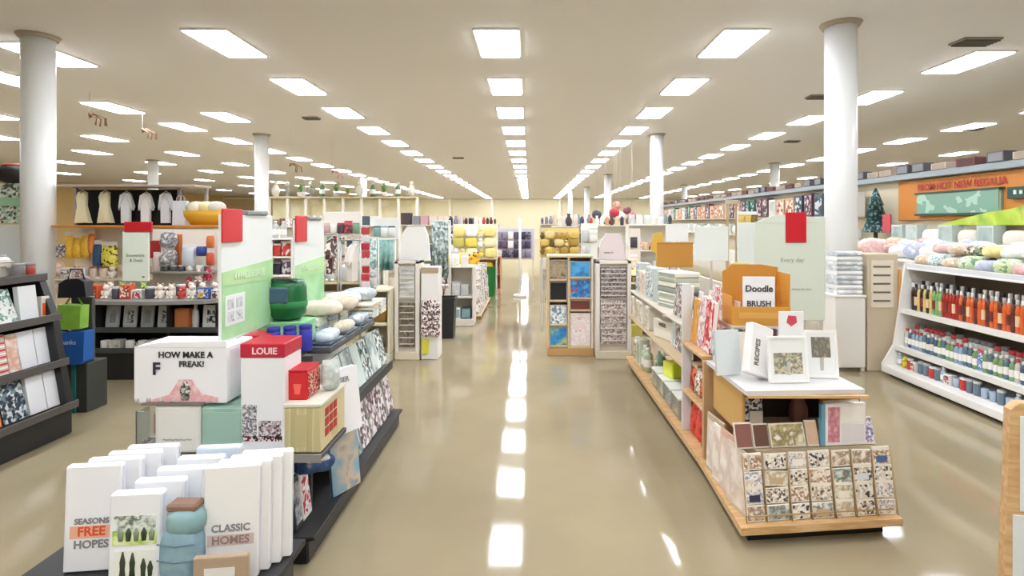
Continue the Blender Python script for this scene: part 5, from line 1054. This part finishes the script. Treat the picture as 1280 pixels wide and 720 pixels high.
def cname(h):
    import colorsys
    r, g_, b_ = [int(h[i:i+2], 16)/255 for i in (1, 3, 5)]; hh, s, v = colorsys.rgb_to_hsv(r, g_, b_)
    if s < .12: return 'white' if v > .9 else 'pale grey' if v > .7 else 'grey' if v > .4 else 'charcoal'
    n = ['red', 'orange', 'yellow', 'lime', 'green', 'teal', 'aqua', 'blue', 'indigo', 'violet', 'pink', 'rose'][int((hh*12+.5) % 12)]
    if n == 'orange' and s < .6: n = 'tan' if v < .85 else 'cream'
    return ('dark ' if v < .5 else 'pale ' if s < .25 and n not in ('tan', 'cream') else '') + n
_fx = [0]
def goods(pal, kind):
    out = []
    for i, c in enumerate(PAL[pal]):
        c2 = PAL[pal][(i*3+2) % len(PAL[pal])]; nm = cname(c)
        v = f'v:{c},{c2},{c}:14'
        if kind == 'box': out += [(carton(.2, .24, .2, c, v, name='shelf_carton'), f'{nm} box'), (carton(.16, .18, .18, c, c2, name='small_carton'), f'small {nm} box')]  # all plain cartons, in a larger and a smaller size
        elif kind == 'soft': out += [(cushion(.3, .24, .16, c), f'{nm} cushion'), (plush(.3, c, c2), f'{nm} plush toy')]
        elif kind == 'cloth': out += [(garment(.3, .52, v, 'top'), f'{nm} shirt'), (garment(.34, .62, v if i % 2 else c, 'dress'), f'{nm} dress'), (garment(.28, .6, v, 'trousers'), f'{nm} trousers')]
        elif kind == 'pack': out += [(pouch(.15, .24, .07, v, c2), f'{nm} packet'), (pouch(.13, .2, .06, c, c2), f'plain {nm} packet')]
        elif kind == 'decor': out += [(vase(.07, .26, c), f'{nm} vase'), (figure(.3, c, c2), f'{nm} figurine'), (bottle(.05, .28, c, c2), f'{nm} bottle')]
        elif kind == 'tote': out += [(tote(.22, .28, .12, c, '#e9e6e0', c2), f'{nm} paper bag')]
    return out
def fixture(px0, px1, ytop, Y, levels, place, frame='#e6dfd0', base=.12, depth=.45, toprow=None, back=None, s=1.0, label=None):
    """a shelf fixture facing the store front; levels: [(z, palette, kind)] from the bottom up"""
    x0, x1 = X(px0, Y), X(px1, Y); top = Z(ytop, Y); w = x1-x0
    t = thing('shelf_fixture', label or f'{cname(frame)} shelf fixture {place}', 'display unit', (x0, Y, 0))
    MB().box(0, w, .02, depth, 0, base, frame, .01).build('plinth', t)
    MB().box(0, w, depth-.03, depth, base, top, back or frame, .004).build('back_panel', t)
    for xx in (0, w-.03): MB().box(xx, xx+.03, .05, depth-.03, base, top, frame, .004).build('end_panel', t)
    for z, p, k in levels[1:] if levels and levels[0][0] <= base+.02 else levels:
        MB().box(.03, w-.03, 0, depth-.03, z-.025, z, frame, .003).build('shelf', t)
    if toprow: MB().box(0, w, 0, depth, top, top+.025, frame, .004).build('top_shelf', t)
    fr = Fr(x0+.04, Y+.02, 0); _fx[0] += 1
    for j, (z, p, k) in enumerate(levels):
        row(Fr(x0+.04, Y+.14, 0), 0, w-.08, 0, z+.003, goods(p, k), f"left, {ordn(j)} shelf, {place}", f"{p} {k} goods on shelf {j+1} {place}", 0, .008, _fx[0]*7+j, .012, s=s, noparts=Y > 14)
    if toprow: row(Fr(x0+.02, Y+.16, 0), 0, w-.04, 0, top+.028, goods(*toprow), f"left on top, {place}", f"goods atop the fixture {place}", 0, .01, _fx[0]*11, .03, s=s, noparts=Y > 14)
    return t
def rackrow(px0, px1, pyt, Y, pal, place, h=.55, kind='cloth', s=1.0, below=None):
    """a straight clothes rail on two posts with single garments on it"""
    x0, x1 = X(px0, Y), X(px1, Y); zt = Z(pyt, Y); w = x1-x0
    t = thing('clothes_rack', f'chrome clothes rack {place}', 'clothes rack', (x0, Y, 0))
    MB().tube([(0, 0, zt), (w, 0, zt)], .014, METAL).build('rail', t)
    for xx in (0.02, w-.02):
        MB().tube([(xx, 0, .03), (xx, 0, zt)], .016, METAL).build('post', t); MB().box(xx-.025, xx+.025, -.25, .25, 0, .03, METAL, .004).build('foot', t)
    R = random.Random(int(px0*3+Y)); g = goods(pal, 'cloth'); u = .14; i = 0
    while u < w-.1:
        tp, d = g[R.randrange(len(g))]
        spawn(tp, (x0+u+.05, Y, zt-tp['h']*s*1.1), PI/2*.75+R.uniform(-.3, .3), 0, f'{d}, {ordn(i)} from the left on the clothes rack {place}', f'clothes on the rack {place}', s=s, noparts=Y > 14)
        u += .13*s; i += 1
# --- left side, near to far
fixture(333, 364, 300, 9.0, [(.12, 'mix', 'box'), (.5, 'mix', 'box'), (.9, 'dark', 'pack'), (1.2, 'warm', 'pack')], 'between the two green signs', '#f0ece6', toprow=('white', 'decor'))
rackrow(398, 424, 293, 8.0, 'warm', 'behind the second green sign')
fixture(398, 452, 329, 8.35, [(.12, 'gold', 'box'), (.5, 'white', 'box'), (.85, 'white', 'soft')], 'below the red clothes', '#d9cba8', s=1.1)
rackrow(424, 452, 300, 7.6, 'white', 'beside the red clothes')
t = thing('hanging_strip', 'red and white strip of small packets hanging beside slim column', 'strip', (X(457, 6.9), 6.9, Z(372, 6.9)))
MB().box(-.012, .012, 0, .004, 0, Z(283, 6.9)-Z(372, 6.9), '#e8e8e8').build('strip_band', t)
for k in range(9): MB().box(-.05+.012*(k % 2), .05, -.02, 0, .02+.095*k, .1+.095*k, ['#b8283a', '#efe6e6', '#c9404a'][k % 3], .004).build('packet', t)
MB().tube([(0, .01, -(Z(372, 6.9)-1.0)), (0, .01, .02)], .012, '#d8cf90').build('post', t)
spawn(carton(.12, .45, .12, '#d8cf8a', '#e6dfa8'), (X(457, 6.7), 6.75, .0), 0, 0, 'tall pale yellow carton below the hanging strip', None) if 0 else None
fixture(452, 486, 365, 6.9, [(.12, 'white', 'box'), (.5, 'gold', 'soft')], 'left of the cream tower', '#e0d8c0', toprow=('white', 'soft'), s=.85)
def quilt(px0, px1, py0, py1, Y, m_, lab, bar='#e0e4e2'):
    x0, x1 = X(px0, Y), X(px1, Y); z0, z1 = Z(py1, Y), Z(py0, Y); w = x1-x0; h = z1-z0
    t = thing('hanging_quilt', lab, 'quilt', ((x0+x1)/2, Y, z0)); b = MB(); n = 12; vs = []
    for k in range(n+1):
        u = -w/2+w*k/n; y = .03*math.sin(k*1.7)
        vs += [(u, y, 0), (u, y*.4, h), (u, y*.4+.03, h), (u, y+.03, 0)]
    b.add(vs, [(k*4+j, (k+1)*4+j, (k+1)*4+(j+1) % 4, k*4+(j+1) % 4) for k in range(n) for j in range(4)] + [(0, 1, 2, 3), (n*4+3, n*4+2, n*4+1, n*4)], m_, True).build('cloth', t)
    MB().tube([(-w/2-.04, .02, h+.01), (w/2+.04, .02, h+.01)], .014, bar).build('rail', t); MB().tube([(w/2+.03, .03, -z0), (w/2+.03, .03, h)], .014, bar).build('post', t)
quilt(470, 491, 300, 338, 8.9, 'n:#6fa6a0,#9cc4bd,#4f8a86:6', 'teal quilt hanging left of the cream tower')
quilt(540, 560, 277, 347, 9.0, 'v:#8fa09c,#cfd8d4,#6a7c7c,#b4c0bc:14', 'grey green mosaic quilt hanging right of the cream tower')
quilt(462, 470, 298, 362, 8.6, 'v:#cfe0dc,#8fb0a8,#e9f0ee:16', 'narrow pale green quilt hanging beside the teal quilt')
fixture(560, 592, 335, 9.4, [(.12, 'cool', 'box'), (.5, 'white', 'pack')], 'behind the black bin', '#e4ddd4', toprow=('white', 'pack'))
# yellow and white bags above the carton stacks
R = random.Random(3)
fixture(578, 626, 322, 13.6, [(.12, 'yell', 'box'), (.5, 'yell', 'soft')], 'behind the green bin', '#d8a080', toprow=('yell', 'soft'), s=1.15)
for k in range(16):
    px = 566 + (k % 6)*8; lev = k//6
    Yb = 10.5 + (k % 6)*.3
    t_ = [plush(.26, '#efb82a', '#8a3a24'), cushion(.32, .24, .2, '#f2cf3a'), plush(.26, '#f0a83a', '#c24a30')][k % 3]
    z = .08+.265*3+.006 if lev == 0 else None
    if lev == 0:
        spawn(t_, (-1.12-.32*(k % 3), 10.78+.9*(k//3), z), 0, 0, f"{['orange yellow plush toy with dark ears','round bright yellow cushion','amber plush toy with red ears'][k%3]}, {ordn(k//3)} row atop the gift cartons", 'yellow toys atop the gift cartons')
def hangwall(px0, px1, py0, py1, Y, pal, kind, place, s=1.0, nrow=3, backc='#f2f0ea', lab=None):
    x0, x1 = X(px0, Y), X(px1, Y); z0, z1 = Z(py1, Y), Z(py0, Y); w = x1-x0
    t = thing('hanging_panel_fixture', lab or f'{cname(backc)} freestanding hook panel {place}', 'display unit', (x0, Y+.1, 0))
    MB().box(0, w, 0, .04, z0-.05, z1+.05, backc, .004).build('hook_panel', t)
    for xx in (.03, w-.03): MB().box(xx-.02, xx+.02, .0, .04, 0, z0-.04, '#c8c4ba', .003).build('leg_post', t)
    g = goods(pal, kind); hh = (z1-z0)/nrow
    for r in range(nrow):
        uu = .0; k = -1; R2 = random.Random(r*13+int(px0))
        while True:
            k += 1; tp, d = g[R2.randrange(len(g))]
            sc = min(s, hh/tp['h']*.97)
            if uu + tp['w']*sc > w: break
            uu += tp['w']*sc + .006
            spawn(tp, (x0+uu-tp['w']*sc/2-.006, Y+.1-tp['d']*sc/2-.006, z0+hh*r), 0, 0, f'{d}, {ordn(k)} along {ordn(r)} row up, hook panel {place}', f'goods on the hook panel {place}', s=sc, noparts=Y > 14, name='hanging_'+tp['name'] if not tp['name'].startswith('hanging') else None)
hangwall(566, 622, 283, 322, 12.6, 'yell', 'soft', 'above the gift cartons', .9, 3, '#f4f0e0')
hangwall(620, 668, 288, 322, 14.2, 'dark', 'pack', 'at the end of centre aisle', 1.2, 3, '#cfcad8')
hangwall(675, 725, 289, 318, 8.9, 'gold', 'soft', 'above the wooden rack', .5, 3, '#e6d090')
hangwall(402, 450, 268, 292, 10.5, 'mix', 'pack', 'over the white clothes', 1, 1, '#f0eee8')
hangwall(466, 497, 276, 296, 10.5, 'cool', 'pack', 'over the teal quilt', 1, 1, '#eef0f0')
hangwall(789, 802, 290, 330, 8.4, 'warm', 'pack', 'beside the white spinner tower', .8, 2, '#f2e8dc')
# white mats in the aisle end
t = thing('entrance_barrier', 'white pole with pale base at the end of the centre aisle', 'pole', (X(650, 13.2), 13.2, 0))
MB().cyl(0, 0, 0, .06, .16, '#e4e4e2', 18).build('base_disc', t); MB().cyl(0, 0, .06, Z(272, 13.2), .03, '#f2f2f0', 12).build('pole_shaft', t)
# ------------------------------------------------------------- wooden rack with blue posters
Y = FY(445); x0 = X(684, Y); x1 = X(742, Y); w = x1-x0; xm = X(711, Y)-x0
t = thing('poster_rack', 'wooden rack with two columns of posters, left of the white spinner tower', 'rack', (x0, Y, 0))
MB().box(0, w, 0, .35, 0, .1, '#c9a06a', .005).build('plinth', t)
zt = Z(322, Y)
MB().box(0, .03, 0, .35, .1, zt, '#d8c098', .004).box(xm-.015, xm+.015, 0, .35, .1, zt, '#d8c098', .004).box(w-.03, w, 0, .35, .1, zt, '#ece2d0', .004).build('uprights_frame', t)
MB().box(.03, w-.03, .3, .35, .1, zt, '#cdb894').build('back_board', t); MB().box(0, w, 0, .35, zt, zt+.03, '#e0cfa8', .004).build('top_board', t)
def pc(c, a, b_, m_, lab, nm='poster', txt=None):
    xa, xb = (.035, xm-.02) if c == 0 else (xm+.02, w-.035)
    z0, z1 = max(.118, Z(b_, Y)), Z(a, Y)
    o = thing(nm, lab, nm.split('_')[-1], (x0+(xa+xb)/2, Y+.06, z0)); ww = (xb-xa)/2
    MB().box(-ww, ww, -.01, .01, 0, z1-z0-.01, '#e9e9e9', .002).build('backing_board', o); MB().box(-ww+.008, ww-.008, -.013, -.01, .008, z1-z0-.018, m_).build('printed_sheet', o)
    if txt: put_text(txt, .04, '#a85a6a', o, (0, -.015, (z1-z0)*.85))
    MB_s.box(xa-.005, xb+.005, .01, .3, z0-.015, z0-.001, '#d8c098')
MB_s = MB()
pc(0, 324, 350, 'n:#8a7a64,#b8a68a,#6a5a48:14', 'brown woodland poster in the top left cell of the wooden rack')
pc(0, 352, 376, '#17181a', 'plain black poster in the second cell of the wooden rack')
pc(0, 381, 406, 'v:#e9eef0,#7a98b0,#f6f6f4,#b8c8d0:18', 'white and slate blue poster in the third left cell')
pc(0, 408, 433, 'n:#2f7fc0,#4aa0d8,#c8dc5a,#2a6aa8:8', 'bright blue poster with lime flecks in the lowest left cell')
pc(1, 326, 347, 'n:#3a8cd0,#5ab0e8,#2a78b8:8', 'sky blue poster in the top right cell of the rack')
pc(1, 349, 373, 'v:#d84a40,#3a80c8,#5aa8e0,#3a6ab0:12', 'red and blue poster in the second right cell')
pc(1, 375, 388, '#7a3f34', 'narrow brown poster in the third right cell')
pc(1, 391, 436, 'n:#f6f4f2,#f2dcdc,#faf8f6,#e6b8c0:12', 'tall white poster with faint pink sketch in the lowest right cell', txt='~~~~~')
MB_s.build('cell_shelf', t)
# ------------------------------------------------------------- more of the right side
fixture(786, 815, 345, 7.9, [(.12, 'yell', 'box'), (.5, 'cool', 'box'), (.9, 'gold', 'pack')], 'behind the spinner tower', '#e6dfc8', toprow=('warm', 'pack'))
hangwall(727, 748, 283, 322, 9.6, 'white', 'pack', 'behind the blue posters', 1, 2, '#f4f4f0')
# far rows: simple fixtures in depth on both sides
FARL = [(300, 340, 287, 12.5, 'warm', 'mix', 'box'), (345, 400, 284, 15, 'white', 'mix', 'pack'), (430, 480, 283, 14.5, 'cool', 'cool', 'box'), (500, 560, 282, 17, 'mix', 'mix', 'box'), (560, 606, 283, 22, 'warm', 'dark', 'decor'), (380, 440, 281, 20, 'mix', 'white', 'decor'), (440, 500, 281, 24, 'dark', 'mix', 'decor'), (520, 570, 280.5, 28, 'mix', 'warm', 'decor'), (250, 320, 283, 18, 'warm', 'yell', 'box'), (575, 625, 281, 31, 'cool', 'warm', 'decor')]
for i, (a, b_, yt, Y, p1, p2, k2) in enumerate(FARL):
    fixture(a, b_, yt, Y, [(.12, p1, 'box'), (.6, p2, 'box'), (1.1, p1, 'pack')], f'in {ordn(i)} deep row left of aisle', '#ece6da', toprow=(p2, k2), s=1.0 if Y < 16 else 1.5)
FARR = [(690, 740, 284, 17, 'warm', 'mix', 'decor'), (736, 790, 283, 15, 'white', 'warm', 'decor'), (786, 840, 282, 13, 'warm', 'white', 'pack'), (675, 716, 281, 26, 'mix', 'dark', 'decor'), (720, 780, 281, 23, 'cool', 'mix', 'decor'), (790, 850, 281, 19, 'mix', 'cool', 'decor')]
for i, (a, b_, yt, Y, p1, p2, k2) in enumerate(FARR):
    fixture(a, b_, yt, Y, [(.12, p1, 'box'), (.6, p2, 'box'), (1.1, p1, 'pack')], f'in {ordn(i)} deep row right of aisle', '#efebe2', toprow=(p2, k2), s=1.0 if Y < 16 else 1.5)
# red and white hanging ornaments
for i, (px, py, Y, c, n_) in enumerate([(771, 262, 19, '#d8a08a', 'peach'), (768, 272, 16, '#c23a4a', 'red'), (776, 276, 17.5, '#f0e6e6', 'white'), (784, 268, 20, '#8a4a5a', 'plum'), (790, 276, 18.5, '#c8485a', 'rose'), (746, 274, 17, '#4a4a5a', 'slate'), (757, 278, 18.5, '#efefef', 'chalk white')]):
    t = thing('hanging_lantern', f'{n_} paper lantern hanging above the racks behind the spinner tower', 'lantern', (X(px, Y), Y, Z(py, Y))); t['group'] = 'paper lanterns above the far racks'
    MB().lathe([(.03, 0), (.13, .06), (.15, .14), (.13, .22), (.03, .28)], c, 12).build('paper_shade', t); MB().tube([(0, 0, .28), (0, 0, CEIL-Z(py, Y))], .004, '#d8d4cc', 4).build('cord', t)
# high rail with decor across the left back
Y = 22.0
t = thing('overhead_shelf', 'long pale overhead shelf on posts carrying decor, across the back left', 'shelf', (X(338, Y), Y, 0))
w = X(522, Y)-X(338, Y); zb = Z(246, Y)
MB().box(0, w, -.2, .25, zb-.06, zb, '#c9bfa0', .006).build('shelf_board', t); MB().box(0, w, .2, .25, zb-.9, zb-.06, 'n:#e9e4c8,#d6cca0,#efe8d0:1.2').build('back_panel', t)
for k in range(9): MB().box(w*k/8-.05, w*k/8+.05, -.15, -.05, 0, zb-.06, '#f0ece0', .005).build('post', t)
row(Fr(X(340, Y), Y, 0), 0, w-.1, 0, zb+.003, [(pot_plant(.6), 'green potted plant'), (vase(.15, .6, '#d8d4c8'), 'stone vase'), (bottle(.1, .55, '#5a7a5a', '#d8c8a0'), 'green bottle'), (figure(.6, '#8a8a80', '#c8c4b4'), 'grey statue'), (pot_plant(.45, '#8aa85a', '#c9a070'), 'lime potted plant')], 'the slim column end of the overhead shelf', 'decor on the overhead shelf', 0, .12, 4, .2)
# ------------------------------------------------------------- sign wall at the right
SX = 9.0
SWL = thing('sign_fixture', 'long wall fixture with orange fascia and signs along the right side', 'wall fixture', (SX, 20, 0))
sw = lambda b, n: b.xf(lambda x, y, z: (x-SX, y-20, z)).build(n, SWL)
sw(MB().box(SX+.3, SX+.4, 8.5, 40, 0, 2.95, '#d8cdb4|r=.7'), 'back_panel')
sw(MB().box(SX+.05, SX+.35, 8.5, 40, 2.78, 2.92, '#9aa6ac|r=.4', .01), 'top_beam')
sw(MB().box(SX+.22, SX+.3, 8.5, 14.0, 1.8, 2.75, '#d0873a|r=.6', .004), 'orange_fascia')
sw(MB().box(SX+.12, SX+.22, 10.9, 13.2, 1.95, 2.4, 'h:#7fa895,#a9cbb8,#5d8a78,#c4dcd0:3|r=.25', .004), 'green_window_panel')
sw(MB().box(SX+.1, SX+.23, 10.85, 13.25, 2.4, 2.44, '#2f4a40').box(SX+.1, SX+.23, 10.85, 13.25, 1.9, 1.95, '#2f4a40'), 'window_rail')
sw(MB().box(SX+.12, SX+.22, 8.6, 10.7, 2.2, 2.42, '#1f4a44|r=.4', .004), 'dark_green_sign')
sw(MB().prism([(8.6, 1.7), (12.3, 1.7), (11.6, 1.84), (11.0, 1.95), (10.5, 2.0), (10.1, 2.08), (9.6, 2.06), (9.2, 2.0), (8.6, 2.08)], SX+.0, SX+.09, 'n:#a8c83a,#c8dc5a,#7fa83a:2', 'x'), 'green_hill_panel')
for k in range(14): MB().box(SX+.11, SX+.12, 8.8+.13*k, 8.86+.13*k, 2.28, 2.35+.01*(k % 3), '#d8ece0').xf(lambda x, y, z: (x-SX, y-20, z)).build('white_mark', SWL)
for k, (s_, y) in enumerate([('FROM', 13.0), ('HOT NEW', 12.17), ('REGALIA', 11.2)]): put_text(s_, .21, '#b8302c', SWL, (.2, y-20, 2.56), -PI/2, True)
sw(MB().box(SX-.25, SX+.3, 8.5, 40, 1.2, 1.24, '#e4dfd4', .004), 'display_shelf'); sw(MB().box(SX-.25, SX+.3, 8.5, 40, 0, .5, '#e9e6de', .01), 'base_cabinet')
sw(MB().box(SX-.15, SX+.3, 15.05, 40, 1.9, 1.93, '#dcd6ca', .004), 'upper_shelf')
row(Fr(SX+.02, 39.5, -PI/2), 0, 24.3, 0, 1.933, [(carton(.5, .7, .25, '#4a5a68', 'v:#4a5a68,#c8d0d4,#2c3844:6', name='tall_carton'), 'slate box'), (carton(.6, .62, .25, '#d8a888', 'v:#d8a888,#f0e0d0,#8a5a44:6', name='tall_carton'), 'peach box'), (carton(.5, .74, .25, '#6a4a52', 'v:#6a4a52,#d8c8cc,#3a2a30:7', name='tall_carton'), 'plum box'), (carton(.5, .64, .25, '#e6e6e2', 'n:#e6e6e2,#9aa49a:3', name='tall_carton'), 'white box'), (carton(.4, .72, .25, '#2f6a60', 'v:#2f6a60,#a8c8bc,#1f3a38:7', name='tall_carton'), 'dark green box')], 'the far end of the sign wall upper shelf', 'boxes on the sign wall upper shelf', 0, .06, 5, .1)  # plain cartons from the shared carton template, in tall sizes
SGD = [
(carton(.5, .42, .25, '#f0eee8', 'n:#f0eee8,#c8ccc8:4'), 'white carton'), (cushion(.5, .36, .25, '#eae4d8'), 'cream cushion'), (carton(.4, .45, .25, '#c8d4d0', 'n:#c8d4d0,#8fa8a4:4'), 'mint carton'), (cushion(.5, .36, .25, '#f4f3f0'), 'white cushion')]
row(Fr(SX-.03, 39.5, -PI/2), 0, 24.4, 0, 1.243, SGD, 'the far end of the sign wall display shelf', 'goods on the sign wall display shelf', 0, .06, 6, .1)
row(Fr(SX-.03, 13.7, -PI/2), 0, 4.9, 0, 1.243, SGD, 'the tree on the sign wall display shelf', 'goods between tree and near end of display shelf', 0, .06, 16, .1)
row(Fr(SX+.15, 39, -PI/2), 0, 30, 0, 2.923, [(carton(.5, .16, .25, '#7a4a48', '#5a3034'), 'maroon carton'), (carton(.4, .2, .25, '#5a5a60', '#8a8a90'), 'grey carton'), (carton(.45, .14, .25, '#c8b8a8', '#a89888'), 'beige carton')], 'the far end of the sign wall top', 'cartons on top of the sign wall', 0, .05, 7, .3)
t = thing('artificial_tree', 'dark blue green decorated tree beside the red panel on sign fixture', 'tree', (SX-.04, 14.5, 1.243))
MB().lathe([(.31, .25), (.3, .3), (.2, .62), (.25, .62), (.15, .95), (.19, .95), (.02, 1.4)], 'v:#1f4a4a,#2c5a6a,#16383a,#8ab0b0:14', 14).build('tree_body', t); MB().cyl(0, 0, 0, .26, .05, '#5a4030').build('stand', t)
MB().box(SX-.12, SX-.08, 13.8, 14.1, 1.5, 1.95, '#c8505a', .004).xf(lambda x, y, z: (x-SX, y-20, z)).build('red_panel', SWL)
# pillow gondolas between bottle shelving and the sign wall
for j, (xx, yy, L_) in enumerate([(5.6, 9.5, 5), (6.9, 9.0, 5)]):
    t = thing('pillow_gondola', f'white low gondola heaped with white packs, {["nearer the bottles","nearer the sign wall"][j]}', 'display unit', (xx, yy, 0))
    MB().box(-.35, .35, -2.5, 2.5, 0, .14, '#dedbd4', .01).build('plinth', t); MB().box(-.03, .03, -2.5, 2.5, .14, 1.2, '#e9e7e1', .004).build('spine_panel', t); MB().box(-.38, .38, -2.5, 2.5, 1.2, 1.23, '#efede8', .004).build('top_shelf', t); MB().box(-.36, .36, -2.5, 2.5, .6, .63, '#efede8', .004).build('shelf', t)
    for i in range(15):
        m_, n_ = TX[[7, 7, 0, 7, 4, 7, 6, 3][(i*3+j) % 8]]
        for q in (0, 1):
            if (i+q) % 5 == 4: continue
            spawn(cushion(.3, .18+.03*((i+q) % 3), .26, m_, 'packed_pillow', 'pillow', 2.8, .05, i % 4), (xx-.17+.34*q, yy-2.3+.33*i, 1.233), random.Random(i+q).uniform(-.3, .3), 0, f'{n_} packed pillow, {ordn(i)} from the near end, {["bottle","sign wall"][q]} side, {["first","second"][j]} gondola', 'packed pillows on the low gondolas')
    row(Fr(xx-.2, yy+2.4, -PI/2), 0, 4.8, 0, .633, goods('white', 'box'), f'the far end of the {["first","second"][j]} pillow gondola shelf', 'boxes on the pillow gondola shelves', 0, .05, 3+j)
t = thing('white_panel_board', 'white board between the pale green sign and the white column', 'sign', (X(1050, 6.6)-.35, 8.2, 0))
# gold crafts etc behind
MB().box(-.25, .45, 0, .03, 1.0, 1.75, '#e6ece8', .004).build('board', t); MB().box(-.2, -.17, 0, .03, 0, 1.0, '#c8c8c4').build('post', t); MB().box(.37, .4, 0, .03, 0, 1.0, '#c8c8c4').build('post', t)
hangwall(925, 950, 268, 306, 9.5, 'gold', 'pack', 'behind the tan pole', .8, 3, '#e9ece8')
0 and hangwall(842, 905, 262, 285, 12, 'mix', 'pack', 'above the card gondola sign', 1, 1, '#dfe0dc')
hangwall(1012, 1036, 300, 340, 6.3, 'white', 'pack', 'left of the white column', .6, 2, '#eef0ee')
